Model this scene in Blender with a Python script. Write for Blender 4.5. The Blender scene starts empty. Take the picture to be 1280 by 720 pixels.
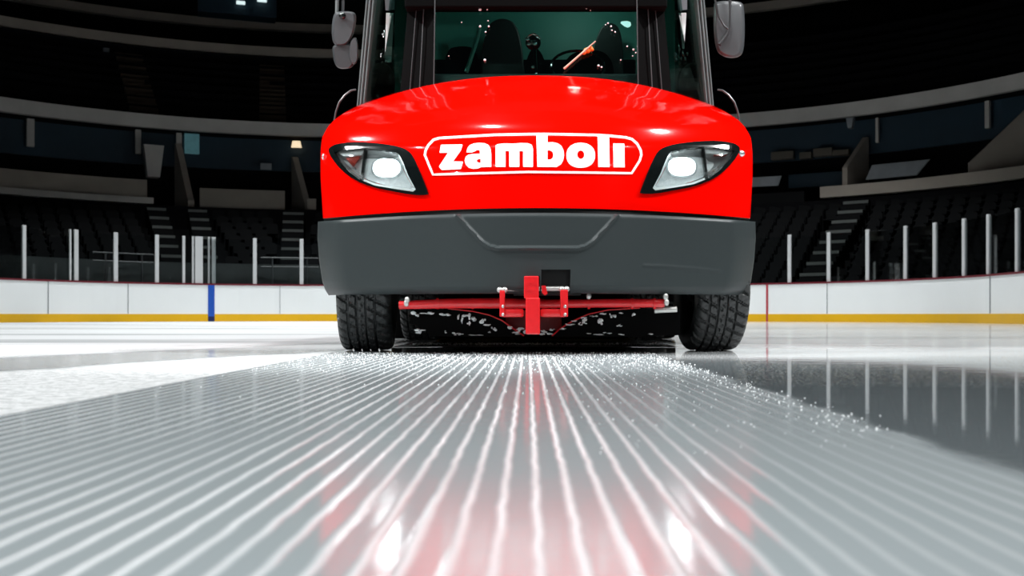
import bpy, bmesh, math, random
from mathutils import Vector, Matrix, noise
from mathutils.bvhtree import BVHTree
from mathutils.geometry import delaunay_2d_cdt
random.seed(7)
C = bpy.context.scene
COL = C.collection
PI = math.pi

# ------------------------------------------------------------------ camera, world, lights, exposure
F, HY, CX, H = 1244.0, 394.0, 660.0, 0.2      # focal length in pixels, horizon row, vanishing column, camera height
cd = bpy.data.cameras.new('camera'); cam = bpy.data.objects.new('camera', cd); COL.objects.link(cam)
cd.sensor_width = 36.0; cd.lens = 36.0 * F / 1280.0
cd.shift_x = -20.0 / 1280.0; cd.shift_y = 34.0 / 1280.0
cd.clip_start = 0.02; cd.clip_end = 400
cam.location = (0, 0, H); cam.rotation_euler = (PI / 2, 0, 0)
cd.dof.use_dof = True; cd.dof.focus_distance = 5.1; cd.dof.aperture_fstop = 4.5
C.camera = cam
C.view_settings.view_transform = 'Standard'; C.view_settings.look = 'None'
C.view_settings.gamma = 1.0; C.view_settings.exposure = 0.0
C.view_settings.use_curve_mapping = False
w = bpy.data.worlds.new('world'); C.world = w; w.use_nodes = True
w.node_tree.nodes['Background'].inputs[0].default_value = (0.6, 0.8, 1.0, 1)
w.node_tree.nodes['Background'].inputs[1].default_value = 0.012

def spot(x, y, z, power, size_deg, tx, ty, tz=0.0, radius=0.22, blend=0.6, color=(0.97, 0.99, 1.0)):
    l = bpy.data.lights.new('arena_and_fill_lamp', 'SPOT'); l.energy = power; l.spot_size = math.radians(size_deg)
    l.spot_blend = blend; l.shadow_soft_size = radius; l.color = color
    o = bpy.data.objects.new('arena_and_fill_lamp', l); COL.objects.link(o); o.location = (x, y, z)
    d = Vector((tx - x, ty - y, tz - z)); o.rotation_euler = d.to_track_quat('-Z', 'Y').to_euler()
    return o
for yy in (-12, -2, 9, 20, 29):                  # rows of arena lamps under the roof, pointing down at the ice
    for xx in (-9, -1.5, 6):
        spot(xx, yy, 16.5, {-12: 3000, -2: 4000, 9: 4200, 20: 5600, 29: 6200}[yy], 84, xx * 0.95, yy + 1)
for xx, yy, pw in ((-7.0, -9, 1000), (-2.6, -7.5, 250), (1.3, -9, 250), (5.5, -6.5, 1000), (-12.5, 2.4, 14000), (12.5, 2.8, 14000)):   # near-end lamps aimed at the machine; strong side pair added to brighten bumper corners
    spot(xx, yy, 13.0, pw, 34 if pw < 4000 else 15, xx * (0.1 if pw < 4000 else 0.06), 5.2, 0.9 if pw < 4000 else 1.1, radius=0.2)

for xx in (-9, 9):                                # low fill lamps behind the camera, added to light the machine's front and underside
    spot(xx * 1.3, -22, 8.0, 2300, 15, 0, 5.2, 0.9, radius=0.2)

# ------------------------------------------------------------------ materials
def mat(name, col, rough=0.5, metal=0.0, spec=0.5, coat=0.0, noise_amt=0.0, noise_scale=20.0, bump=0.0, emit=None, estr=0.0):
    m = bpy.data.materials.new(name); m.use_nodes = True
    nt = m.node_tree; p = nt.nodes['Principled BSDF']
    p.inputs['Base Color'].default_value = (*col, 1); p.inputs['Roughness'].default_value = rough
    p.inputs['Metallic'].default_value = metal; p.inputs['Specular IOR Level'].default_value = spec
    p.inputs['Coat Weight'].default_value = coat; p.inputs['Coat Roughness'].default_value = 0.04
    tc = nt.nodes.new('ShaderNodeTexCoord'); n = nt.nodes.new('ShaderNodeTexNoise')
    n.inputs['Scale'].default_value = noise_scale; n.inputs['Detail'].default_value = 4
    nt.links.new(tc.outputs['Object'], n.inputs['Vector'])
    if noise_amt:
        r = nt.nodes.new('ShaderNodeMixRGB'); r.blend_type = 'MIX'
        r.inputs[1].default_value = (*[c * (1 - noise_amt) for c in col], 1)
        r.inputs[2].default_value = (*[min(1, c * (1 + noise_amt)) for c in col], 1)
        nt.links.new(n.outputs['Fac'], r.inputs[0]); nt.links.new(r.outputs[0], p.inputs['Base Color'])
    mr = nt.nodes.new('ShaderNodeMapRange'); mr.inputs[3].default_value = max(0, rough - 0.04); mr.inputs[4].default_value = min(1, rough + 0.04)
    nt.links.new(n.outputs['Fac'], mr.inputs[0]); nt.links.new(mr.outputs[0], p.inputs['Roughness'])
    if bump:
        b = nt.nodes.new('ShaderNodeBump'); b.inputs['Strength'].default_value = bump; b.inputs['Distance'].default_value = 0.01
        nt.links.new(n.outputs['Fac'], b.inputs['Height']); nt.links.new(b.outputs[0], p.inputs['Normal'])
    if emit:
        p.inputs['Emission Color'].default_value = (*emit, 1); p.inputs['Emission Strength'].default_value = estr
    return m

def glass(name, tint=(0.9, 0.95, 0.95), refl=0.08, rough=0.02):
    m = bpy.data.materials.new(name); m.use_nodes = True; nt = m.node_tree
    for n in list(nt.nodes): nt.nodes.remove(n)
    out = nt.nodes.new('ShaderNodeOutputMaterial'); mix = nt.nodes.new('ShaderNodeMixShader')
    tr = nt.nodes.new('ShaderNodeBsdfTransparent'); gl = nt.nodes.new('ShaderNodeBsdfGlossy')
    lw = nt.nodes.new('ShaderNodeLayerWeight'); lw.inputs[0].default_value = 0.35
    mr = nt.nodes.new('ShaderNodeMapRange'); mr.inputs[3].default_value = refl; mr.inputs[4].default_value = 0.8
    tr.inputs[0].default_value = (*tint, 1); gl.inputs['Roughness'].default_value = rough
    pw = nt.nodes.new('ShaderNodeMath'); pw.operation = 'POWER'; pw.inputs[1].default_value = 2.0
    nt.links.new(lw.outputs['Fresnel'], pw.inputs[0]); nt.links.new(pw.outputs[0], mr.inputs[0])
    nt.links.new(mr.outputs[0], mix.inputs[0]); nt.links.new(tr.outputs[0], mix.inputs[1]); nt.links.new(gl.outputs[0], mix.inputs[2])
    nt.links.new(mix.outputs[0], out.inputs[0])
    return m

M = {
 'red': mat('red_paint', (0.93, 0.0018, 0.0003), 0.10, spec=0.08, coat=0.3, noise_amt=0.0, noise_scale=3),
 'redsteel': mat('red_steel', (0.62, 0.006, 0.01), 0.32, coat=0.4, noise_amt=0.15, noise_scale=30, bump=0.1),
 'bumper': mat('grey_plastic', (0.029, 0.036, 0.037), 0.4, spec=0.22, noise_amt=0.05, noise_scale=40, bump=0.03),
 'black': mat('black_plastic', (0.006, 0.007, 0.007), 0.3, noise_amt=0.1),
 'matte': mat('matte_black', (0.0025, 0.0025, 0.0025), 0.7, spec=0.04),
 'gloss': mat('gloss_black', (0.004, 0.006, 0.006), 0.12, coat=0.3),
 'rubber': mat('tire_rubber', (0.028, 0.030, 0.030), 0.45, noise_amt=0.3, noise_scale=60, bump=0.2),
 'white': mat('white_decal', (0.93, 0.93, 0.92), 0.35),
 'chrome': mat('chrome', (0.72, 0.76, 0.77), 0.22, metal=0.85, noise_amt=0.1, noise_scale=60, bump=0.25),
 'silver': mat('reflector_silver', (0.78, 0.82, 0.82), 0.35, metal=0.0, noise_amt=0.3, noise_scale=45, bump=0.4),
 'steel': mat('bare_steel', (0.5, 0.5, 0.48), 0.35, metal=0.7, noise_amt=0.2),
 'bulb': mat('lit_bulb', (1, 1, 1), 0.3, emit=(0.93, 0.98, 1.0), estr=38),
 'strip': mat('strip_glow', (.9, .93, .93), 0.3, emit=(.95, 1, .98), estr=0.35),  # glow added to brighten the dull headlight edges
 'marker': mat('red_marker', (0.75, 0.06, 0.03), 0.3),
 'pillar': mat('grey_pillar', (0.17, 0.18, 0.18), 0.4, spec=0.5, noise_amt=0.1, noise_scale=15),
 'mirror': mat('mirror_shell', (0.065, 0.068, 0.072), 0.35, noise_amt=0.1, noise_scale=15),
 'mirror_lo': mat('mirror_shell_low', (0.045, 0.047, 0.05), 0.4),
 'teal': mat('teal_panel', (0.05, 0.23, 0.19), 0.5, noise_amt=0.2, noise_scale=3),
 'seat': mat('seat_vinyl', (0.006, 0.008, 0.008), 0.5, noise_amt=0.1),
 'pale': mat('pale_reflection', (0.85, 0.93, 0.9), 0.4, noise_amt=0.1),
 'orange': mat('orange_rubber', (0.75, 0.22, 0.02), 0.4),
 'copper': mat('worn_metal', (0.75, 0.5, 0.38), 0.35, metal=0.3),
 'snow': mat('packed_snow', (0.9, 0.93, 0.94), 0.7, noise_amt=0.1, noise_scale=50, bump=0.4),
 'board': mat('white_board', (0.90, 0.935, 0.94), 0.35, noise_amt=0.02, noise_scale=1.5),
 'yellow': mat('yellow_kick', (0.78, 0.44, 0.0), 0.4, noise_amt=0.04, noise_scale=2),
 'redcap': mat('red_cap', (0.14, 0.005, 0.016), 0.4),
 'blue': mat('blue_line', (0.004, 0.075, 0.45), 0.4),
 'navy': mat('navy_block', (0.003, 0.012, 0.09), 0.4),
 'redline': mat('red_line', (0.45, 0.04, 0.06), 0.4),
 'post': mat('post_alu', (0.6, 0.62, 0.63), 0.4, metal=0.1, noise_amt=0.05),
 'concrete': mat('concrete', (0.56, 0.54, 0.51), 0.85, noise_amt=0.25, noise_scale=0.8, bump=0.2),
 'concrete_warm': mat('concrete_warm', (0.36, 0.32, 0.275), 0.85, noise_amt=0.25, noise_scale=0.9),
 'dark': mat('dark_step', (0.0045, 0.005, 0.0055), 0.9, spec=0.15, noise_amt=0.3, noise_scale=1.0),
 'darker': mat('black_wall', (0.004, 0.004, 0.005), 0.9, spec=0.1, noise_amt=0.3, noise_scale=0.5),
 'bluewall': mat('blue_wall', (0.004, 0.026, 0.046), 0.6, noise_amt=0.5, noise_scale=0.5),
 'brown': mat('brown_aisle', (0.035, 0.02, 0.010), 0.8, noise_amt=0.3, noise_scale=1),
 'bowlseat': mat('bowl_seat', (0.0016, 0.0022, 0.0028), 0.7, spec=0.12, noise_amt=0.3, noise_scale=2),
 'nosing': mat('step_nosing', (0.09, 0.10, 0.095), 0.7, noise_amt=0.3, noise_scale=3),
 'sign': mat('pale_sign', (0.24, 0.26, 0.28), 0.6, noise_amt=0.25, noise_scale=3),
 'tan': mat('tan_cloth', (0.12, 0.105, 0.085), 0.8, noise_amt=0.2),
 'tealsign': mat('teal_screen', (0.06, 0.15, 0.17), 0.4, emit=(0.1, 0.25, 0.28), estr=0.25, noise_amt=0.5, noise_scale=4),
 'lampglow': mat('lamp_glow', (1, 0.9, 0.7), 0.4, emit=(1.0, 0.78, 0.5), estr=0.9),
 'coolglow': mat('cool_glow', (0.9, 1, 1), 0.4, emit=(0.8, 1.0, 1.0), estr=0.9),
 'pane': glass('rink_glass', (0.93, 0.96, 0.96), 0.035),
 'shield': glass('windshield_glass', (0.72, 0.9, 0.86), 0.05, 0.01),
 'lens': glass('lens_glass', (0.95, 0.98, 0.98), 0.07, 0.02),
}

# ------------------------------------------------------------------ helpers
def link(name, verts, faces, m, parent=None, smooth=False, props=None):
    me = bpy.data.meshes.new(name); me.from_pydata([tuple(v) for v in verts], [], faces); me.update()
    o = bpy.data.objects.new(name, me); COL.objects.link(o); me.materials.append(m)
    if smooth:
        for p in me.polygons: p.use_smooth = True
    if parent: o.parent = parent; o.matrix_parent_inverse = parent.matrix_world.inverted() if False else Matrix.Translation(-parent_origin(parent))
    if props:
        for k, v in props.items(): o[k] = v
    return o
def parent_origin(p):
    v = Vector(p.location)
    return v
class MB:
    """collects shapes into one mesh"""
    def __init__(s): s.v = []; s.f = []
    def add(s, v, f):
        b = len(s.v); s.v += [Vector(x) for x in v]; s.f += [tuple(i + b for i in q) for q in f]; return s
    def box(s, x0, x1, y0, y1, z0, z1):
        v = [(x, y, z) for z in (z0, z1) for y in (y0, y1) for x in (x0, x1)]
        return s.add(v, [(0, 2, 3, 1), (4, 5, 7, 6), (0, 1, 5, 4), (2, 6, 7, 3), (0, 4, 6, 2), (1, 3, 7, 5)])
    def rbox(s, x0, x1, y0, y1, z0, z1, r=0.01, seg=2):
        bm = bmesh.new(); bmesh.ops.create_cube(bm, size=1)
        for q in bm.verts: q.co = Vector(((x0 + x1) / 2 + q.co.x * (x1 - x0), (y0 + y1) / 2 + q.co.y * (y1 - y0), (z0 + z1) / 2 + q.co.z * (z1 - z0)))
        bmesh.ops.bevel(bm, geom=list(bm.edges), offset=r, segments=seg, affect='EDGES', profile=0.5)
        return s.bm(bm)
    def bm(s, bm):
        bm.verts.index_update(); s.add([q.co.copy() for q in bm.verts], [tuple(x.index for x in f.verts) for f in bm.faces]); bm.free(); return s
    def tube(s, pts, r, n=10, caps=True):
        pts = [Vector(p) for p in pts]; rs = r if isinstance(r, (list, tuple)) else [r] * len(pts)
        b = len(s.v); up = Vector((0, 0, 1))
        t0 = (pts[1] - pts[0]).normalized()
        if abs(t0.dot(up)) > 0.9: up = Vector((1, 0, 0))
        for i, p in enumerate(pts):
            t = (pts[min(i + 1, len(pts) - 1)] - pts[max(i - 1, 0)]).normalized()
            a = t.cross(up).normalized(); c = a.cross(t).normalized()
            for k in range(n):
                an = 2 * PI * k / n; s.v.append(p + (a * math.cos(an) + c * math.sin(an)) * rs[i])
        for i in range(len(pts) - 1):
            for k in range(n):
                s.f.append((b + i * n + k, b + i * n + (k + 1) % n, b + (i + 1) * n + (k + 1) % n, b + (i + 1) * n + k))
        if caps:
            s.f.append(tuple(b + k for k in reversed(range(n)))); s.f.append(tuple(b + (len(pts) - 1) * n + k for k in range(n)))
        return s
    def ell(s, c, rad, seg=16, rings=10):
        bm = bmesh.new(); bmesh.ops.create_uvsphere(bm, u_segments=seg, v_segments=rings, radius=1)
        for q in bm.verts: q.co = Vector((c[0] + q.co.x * rad[0], c[1] + q.co.y * rad[1], c[2] + q.co.z * rad[2]))
        return s.bm(bm)
    def prism(s, pts2, fn, d0, d1):
        """closed outline, fn(p, d) -> 3D"""
        n = len(pts2); b = len(s.v)
        s.v += [Vector(fn(p, d0)) for p in pts2] + [Vector(fn(p, d1)) for p in pts2]
        s.f.append(tuple(b + i for i in range(n))); s.f.append(tuple(b + n + i for i in reversed(range(n))))
        for i in range(n): s.f.append((b + i, b + n + i, b + n + (i + 1) % n, b + (i + 1) % n))
        return s
    def build(s, name, m, parent=None, smooth=False, bevel=0, **props):
        o = link(name, s.v, s.f, m, parent, smooth, props)
        bm = bmesh.new(); bm.from_mesh(o.data); bmesh.ops.recalc_face_normals(bm, faces=bm.faces); bm.to_mesh(o.data); bm.free()
        if bevel:
            md = o.modifiers.new('bevel', 'BEVEL'); md.width = bevel; md.segments = 2; md.limit_method = 'ANGLE'
        if smooth: auto(o)
        return o
def auto(o, ang=40):
    bm = bmesh.new(); bm.from_mesh(o.data)
    for e in bm.edges:
        if len(e.link_faces) == 2: e.smooth = e.calc_face_angle(0) < math.radians(ang)
    bm.to_mesh(o.data); bm.free()
def at(px, py, Y): return Vector(((px - CX) * Y / F, Y, H + (HY - py) * Y / F))
def tag(o, label, cat, group=None, kind=None):
    o['label'] = label; o['category'] = cat
    if group: o['group'] = group
    if kind: o['kind'] = kind
    return o
def empty(name, loc=(0, 0, 0), parent=None):
    o = bpy.data.objects.new(name, None); COL.objects.link(o); o.location = loc; o.empty_display_size = 0.2
    if parent: o.parent = parent; o.location = Vector(loc) - Vector(parent.location)
    return o
def sstep(a, b, x):
    t = max(0.0, min(1.0, (x - a) / (b - a))); return t * t * (3 - 2 * t)
def interp(tab, x):
    if x <= tab[0][0]: return tab[0][1:]
    for a, b in zip(tab, tab[1:]):
        if x <= b[0]:
            u = (x - a[0]) / (b[0] - a[0]); return tuple(p + (q - p) * u for p, q in zip(a[1:], b[1:]))
    return tab[-1][1:]
def smooth_tab(tab, n=5, res=200):
    """resample a table and soften its corners"""
    x0, x1 = tab[0][0], tab[-1][0]
    s = [[x0 + (x1 - x0) * i / res] + list(interp(tab, x0 + (x1 - x0) * i / res)) for i in range(res + 1)]
    for _ in range(n * 6):
        q = [r[:] for r in s]
        for i in range(1, res):
            for k in range(1, len(s[0])): q[i][k] = (s[i - 1][k] + 2 * s[i][k] + s[i + 1][k]) / 4
        s = q
    return [tuple(r) for r in s]
def inside(p, poly):
    r = False; j = len(poly) - 1
    for i in range(len(poly)):
        a, b = poly[i], poly[j]
        if (a[1] > p[1]) != (b[1] > p[1]) and p[0] < (b[0] - a[0]) * (p[1] - a[1]) / (b[1] - a[1]) + a[0]: r = not r
        j = i
    return r
def segd(p, a, b):
    ax, ay = a; bx, by = b; dx, dy = bx - ax, by - ay; L = dx * dx + dy * dy or 1e-9
    t = max(0, min(1, ((p[0] - ax) * dx + (p[1] - ay) * dy) / L))
    return math.hypot(p[0] - ax - t * dx, p[1] - ay - t * dy)
def polyd(p, poly, closed=True):
    n = len(poly); return min(segd(p, poly[i], poly[(i + 1) % n]) for i in range(n if closed else n - 1))
def chaikin(pts, k=1, closed=True):
    for _ in range(k):
        o = []; n = len(pts)
        for i in range(n if closed else n - 1):
            a, b = pts[i], pts[(i + 1) % n]
            o.append((a[0] * .75 + b[0] * .25, a[1] * .75 + b[1] * .25)); o.append((a[0] * .25 + b[0] * .75, a[1] * .25 + b[1] * .75))
        if not closed: o = [pts[0]] + o + [pts[-1]]
        pts = o
    return pts
def densify(pts, step, closed=True):
    o = []; n = len(pts)
    for i in range(n if closed else n - 1):
        a, b = pts[i], pts[(i + 1) % n]; k = max(1, int(math.hypot(b[0] - a[0], b[1] - a[1]) / step))
        for j in range(k): o.append((a[0] + (b[0] - a[0]) * j / k, a[1] + (b[1] - a[1]) * j / k))
    if not closed: o.append(pts[-1])
    return o
def fill2d(loops, grid=5.0):
    loops = [densify(l, grid) for l in loops]
    vs = []; es = []
    for l in loops:
        b = len(vs); vs += l; es += [(b + i, b + (i + 1) % len(l)) for i in range(len(l))]
    ev = lambda p: sum(inside(p, l) for l in loops) % 2 == 1
    xs = [p[0] for p in loops[0]]; ys = [p[1] for p in loops[0]]
    y = min(ys) + grid / 2
    while y < max(ys):
        x = min(xs) + grid / 2
        while x < max(xs):
            if ev((x, y)) and min(polyd((x, y), l) for l in loops) > grid * 0.45: vs.append((x, y))
            x += grid
        y += grid
    r = delaunay_2d_cdt([Vector(p) for p in vs], es, [], 0, 1e-4)
    ov = [(p.x, p.y) for p in r[0]]
    tri = [f for f in r[2] if ev((sum(ov[i][0] for i in f) / 3, sum(ov[i][1] for i in f) / 3))]
    return ov, tri
def slab(mb, loops, fn, a, b, grid=5.0):
    """filled outline pushed between the surfaces fn(p, a) and fn(p, b)"""
    v, t = fill2d(loops, grid); n = len(v)
    cnt = {}
    for f in t:
        for i in range(3):
            e = (f[i], f[(i + 1) % 3]); cnt[e] = 1
    side = [e for e in cnt if (e[1], e[0]) not in cnt]
    mb.add([fn(p, a) for p in v] + [fn(p, b) for p in v],
           [tuple(f) for f in t] + [tuple(i + n for i in reversed(f)) for f in t] + [(e[1], e[0], e[0] + n, e[1] + n) for e in side])
    return mb

# ------------------------------------------------------------------ ice
def ice_material():
    m = bpy.data.materials.new('ice'); m.use_nodes = True; nt = m.node_tree; N = nt.nodes; L = nt.links
    p = N['Principled BSDF']; p.inputs['IOR'].default_value = 1.36
    tc = N.new('ShaderNodeTexCoord'); sep = N.new('ShaderNodeSeparateXYZ'); L.new(tc.outputs['Object'], sep.inputs[0])
    X, Y = sep.outputs[0], sep.outputs[1]
    def ma(op, a, b=None, c=None, clamp=False):
        n = N.new('ShaderNodeMath'); n.operation = op; n.use_clamp = clamp
        for i, q in enumerate((a, b, c)):
            if q is None: continue
            if isinstance(q, (int, float)): n.inputs[i].default_value = q
            else: L.new(q, n.inputs[i])
        return n.outputs[0]
    def ramp(v, a, b, lo=0.0, hi=1.0):
        n = N.new('ShaderNodeMapRange'); n.interpolation_type = 'SMOOTHSTEP'; L.new(v, n.inputs[0])
        for i, q in zip((1, 2, 3, 4), (a, b, lo, hi)): n.inputs[i].default_value = q
        return n.outputs[0]
    def noi(scale, detail=3, vec=None, rough=0.5, sx=1.0, sy=1.0):
        n = N.new('ShaderNodeTexNoise'); n.inputs['Scale'].default_value = scale; n.inputs['Detail'].default_value = detail; n.inputs['Roughness'].default_value = rough
        mp = N.new('ShaderNodeMapping'); mp.inputs['Scale'].default_value = (sx, sy, 1); L.new(tc.outputs['Object'], mp.inputs[0]); L.new(mp.outputs[0], n.inputs['Vector'])
        return n.outputs['Fac']
    def mixc(f, a, b):
        n = N.new('ShaderNodeMixRGB'); 
        if isinstance(f, (int, float)): n.inputs[0].default_value = f
        else: L.new(f, n.inputs[0])
        for i, q in ((1, a), (2, b)):
            if isinstance(q, tuple): n.inputs[i].default_value = (*q, 1)
            else: L.new(q, n.inputs[i])
        return n.outputs[0]
    wob = ma('MULTIPLY', ma('SUBTRACT', noi(9, 3), 0.5), 0.008)
    wob2 = ma('MULTIPLY', ma('SUBTRACT', noi(3, 5), 0.5), 0.16)
    Xw = ma('ADD', X, wob)
    Xe = ma('ADD', X, wob2)
    near = ramp(Y, 4.9, 5.6, 1.0, 0.0)                       # combed ice lies in front of the machine
    leftm = ramp(X, -1.052, -1.04)                           # crisp left edge
    rightm = ramp(Xe, 0.60, 0.66, 1.0, 0.0)
    groove = ma('MULTIPLY', ma('MULTIPLY', leftm, rightm), near)
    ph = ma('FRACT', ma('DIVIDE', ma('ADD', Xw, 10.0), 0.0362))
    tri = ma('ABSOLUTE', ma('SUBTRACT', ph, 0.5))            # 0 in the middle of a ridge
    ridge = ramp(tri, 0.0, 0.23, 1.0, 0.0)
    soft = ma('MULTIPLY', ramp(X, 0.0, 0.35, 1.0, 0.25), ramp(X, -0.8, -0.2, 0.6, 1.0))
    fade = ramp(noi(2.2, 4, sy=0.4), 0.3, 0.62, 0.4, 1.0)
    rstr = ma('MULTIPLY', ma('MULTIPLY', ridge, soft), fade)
    snowm = ma('MULTIPLY', ramp(X, -1.045, -1.055), 1.0)     # left, unswept snowy ice
    farm = ramp(Y, 5.4, 6.4)
    speck = noi(95, 2); speck2 = noi(28, 4)
    spk = ramp(speck, 0.60, 0.68)
    spkarea = ma('MULTIPLY', ramp(Y, 2.6, 4.6), near)
    # base colours
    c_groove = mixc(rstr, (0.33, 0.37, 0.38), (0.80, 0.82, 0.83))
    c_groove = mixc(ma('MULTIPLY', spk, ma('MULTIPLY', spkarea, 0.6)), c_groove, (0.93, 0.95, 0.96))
    c_clear = mixc(noi(1.4, 4), (0.11, 0.13, 0.137), (0.145, 0.165, 0.173))
    c_clear = mixc(ramp(X, 0.7, 3.0), c_clear, (0.13, 0.15, 0.155))
    c_snow = mixc(ramp(ma('ADD', ma('MULTIPLY', speck2, 0.6), ma('MULTIPLY', speck, 0.4)), 0.38, 0.58), (0.36, 0.375, 0.375), (0.60, 0.61, 0.61))
    # wet swath crossing the snowy side
    dl = ma('ADD', Y, ma('MULTIPLY', X, -2.55)); dl = ma('ADD', dl, ma('MULTIPLY', ma('SUBTRACT', noi(1.1, 4), 0.5), 1.2))
    wet = ma('MULTIPLY', ramp(dl, 8.0, 8.5), ramp(dl, 10.6, 11.8, 1.0, 0.0))
    c_snow2 = mixc(ma('MULTIPLY', wet, 0.72), c_snow, (0.34, 0.36, 0.365))
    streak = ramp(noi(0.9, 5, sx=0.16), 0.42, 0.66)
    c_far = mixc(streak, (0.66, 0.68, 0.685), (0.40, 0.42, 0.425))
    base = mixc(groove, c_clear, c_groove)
    base = mixc(snowm, base, c_snow2)
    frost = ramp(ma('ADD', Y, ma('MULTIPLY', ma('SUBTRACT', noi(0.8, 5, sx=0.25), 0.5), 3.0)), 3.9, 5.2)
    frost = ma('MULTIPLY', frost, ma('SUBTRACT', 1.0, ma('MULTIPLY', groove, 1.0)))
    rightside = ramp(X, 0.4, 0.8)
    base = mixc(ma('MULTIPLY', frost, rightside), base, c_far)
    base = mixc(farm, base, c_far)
    L.new(base, p.inputs['Base Color'])
    # roughness
    r = ma('ADD', ma('MULTIPLY', groove, ma('ADD', 0.11, ma('MULTIPLY', rstr, 0.2))), ma('MULTIPLY', ma('SUBTRACT', 1.0, groove), 0.045))
    r = ma('ADD', r, ma('MULTIPLY', snowm, ma('MULTIPLY', ma('SUBTRACT', 1.0, ma('MULTIPLY', wet, 0.85)), 0.55)))
    r = ma('ADD', r, ma('MULTIPLY', farm, 0.08))
    L.new(r, p.inputs['Roughness'])
    L.new(ma('SUBTRACT', 0.5, ma('MULTIPLY', snowm, ma('SUBTRACT', 0.45, ma('MULTIPLY', wet, 0.45)))), p.inputs['Specular IOR Level'])
    # relief
    hgt = ma('ADD', ma('MULTIPLY', ma('MULTIPLY', rstr, groove), 0.0016), ma('MULTIPLY', ma('MULTIPLY', speck2, snowm), 0.004))
    hgt = ma('ADD', hgt, ma('MULTIPLY', ma('MULTIPLY', spk, spkarea), 0.0015))
    hgt = ma('ADD', hgt, ma('MULTIPLY', noi(5, 3), 0.0004)); hgt = ma('ADD', hgt, ma('MULTIPLY', ma('MULTIPLY', noi(150, 1, sx=0.12), groove), 0.00026))
    b = N.new('ShaderNodeBump'); b.inputs['Strength'].default_value = 0.7; b.inputs['Distance'].default_value = 1.0
    L.new(hgt, b.inputs['Height']); L.new(b.outputs[0], p.inputs['Normal'])
    return m

# rink outline: straight sides, rounded corners
def rink_path():
    pts = []
    def arc(cx, cy, r, a0, a1, n):
        for i in range(n + 1):
            a = math.radians(a0 + (a1 - a0) * i / n); pts.append((Vector((cx + r * math.cos(a), cy + r * math.sin(a))), Vector((math.cos(a), math.sin(a)))))
    arc(-6, -19, 8.6, 270, 180, 12)
    for y in range(-18, 24, 2): pts.append((Vector((-14.6, y)), Vector((-1, 0))))
    arc(-6, 24, 8.6, 180, 90, 36)
    for i in range(1, 12): pts.append((Vector((-6 + 8.8 * i / 12, 32.6 - 0.1 * i / 12)), Vector((0, 1))))
    arc(2.8, 24, 8.5, 90, 0, 36)
    for y in range(22, -19, -2): pts.append((Vector((11.3, y)), Vector((1, 0))))
    arc(2.8, -19, 8.5, 0, -90, 12)
    return pts
PATH = rink_path()
def off(p, n, o):
    return p + n * (o * (1 - 0.0106 * p.x * (0 if o < 2 else 1)))
def ring(name, prof, m, closed_path=True, sel=None, smooth=False, closed_prof=True, **k):
    """sweep a cross-section of (offset, height) along the rink outline"""
    P = [q for q in PATH if sel is None or sel(q[0])]
    v = []; f = []; n = len(prof); cp = closed_path and sel is None
    for p, nn in P:
        for o, z in prof:
            q = off(p, nn, o); v.append((q.x, q.y, z))
    L = len(P)
    for i in range(L if cp else L - 1):
        j = (i + 1) % L
        for a in range(n if closed_prof else n - 1):
            b = (a + 1) % n; f.append((i * n + a, i * n + b, j * n + b, j * n + a))
    if not cp and closed_prof:
        f.append(tuple(range(n))); f.append(tuple((L - 1) * n + i for i in reversed(range(n))))
    mb = MB(); mb.add(v, f)
    return mb.build(name, m, None, smooth, **k) if name else mb
def path_at(px, o):
    """point and outward normal of the rink outline (offset o) seen in direction of column px"""
    best = None
    P = [q for q in PATH if q[0].y > 5]
    for (a, na), (b, nb) in zip(P, P[1:]):
        A = off(a, na, o); B = off(b, nb, o)
        fa = A.x * F - (px - CX) * A.y; fb = B.x * F - (px - CX) * B.y
        if fa * fb <= 0 and fa != fb:
            t = fa / (fa - fb); return A.lerp(B, t), na.lerp(nb, t).normalized()
    raise ValueError(px)

# ice sheet
v = [off(p, n, -0.02) for p, n in PATH]
mb = MB(); mb.add([(q.x, q.y, 0.0) for q in v] + [(q.x, q.y, -0.05) for q in v],
                  [tuple(range(len(v))), tuple(len(v) + i for i in reversed(range(len(v))))] +
                  [(i, (i + 1) % len(v), len(v) + (i + 1) % len(v), len(v) + i) for i in range(len(v))])
mb.build('floor', ice_material(), kind='structure')

# dasher boards
boards = tag(ring('dasher_boards', [(0, 0.24), (0, 1.16), (0.12, 1.16), (0.12, 0.0), (0.0, 0.0)], M['board']),
             'long curved white dasher boards with yellow base strip running round the ice', 'rink boards')
def child(o, p): o.parent = p; return o
child(ring('kick_strip', [(-0.015, 0.0), (-0.015, 0.235), (0.01, 0.235), (0.01, 0.0)], M['yellow'], label='yellow kick strip'), boards)
child(ring('cap_rail', [(-0.02, 1.155), (-0.02, 1.205), (0.14, 1.205), (0.14, 1.155)], M['redcap'], label='dark red cap rail'), boards)
def board_mark(px, wdt, m, name, lab, z0=0.0, z1=1.155):
    p, n = path_at(px, 0); t = Vector((-n.y, n.x)); mb = MB()
    fn = lambda q, d: (p.x + t.x * q[0] - n.x * d, p.y + t.y * q[0] - n.y * d, q[1])
    mb.prism([(-wdt / 2, z0), (wdt / 2, z0), (wdt / 2, z1), (-wdt / 2, z1)], fn, -0.01, 0.022)
    child(mb.build(name, m, label=lab), boards)
board_mark(264, 0.2, M['blue'], 'blue_line', 'blue line painted up the boards', 0.16)
board_mark(264, 0.2, M['navy'], 'blue_line', 'dark navy foot of the blue line', 0.0, 0.16)
board_mark(959, 0.06, M['redline'], 'red_line', 'thin red line on the boards')
for px in (60, 160, 350, 1034, 1238):
    board_mark(px, 0.012, M['sign'], 'panel_seam', 'thin panel seam', 0.24)

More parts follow.
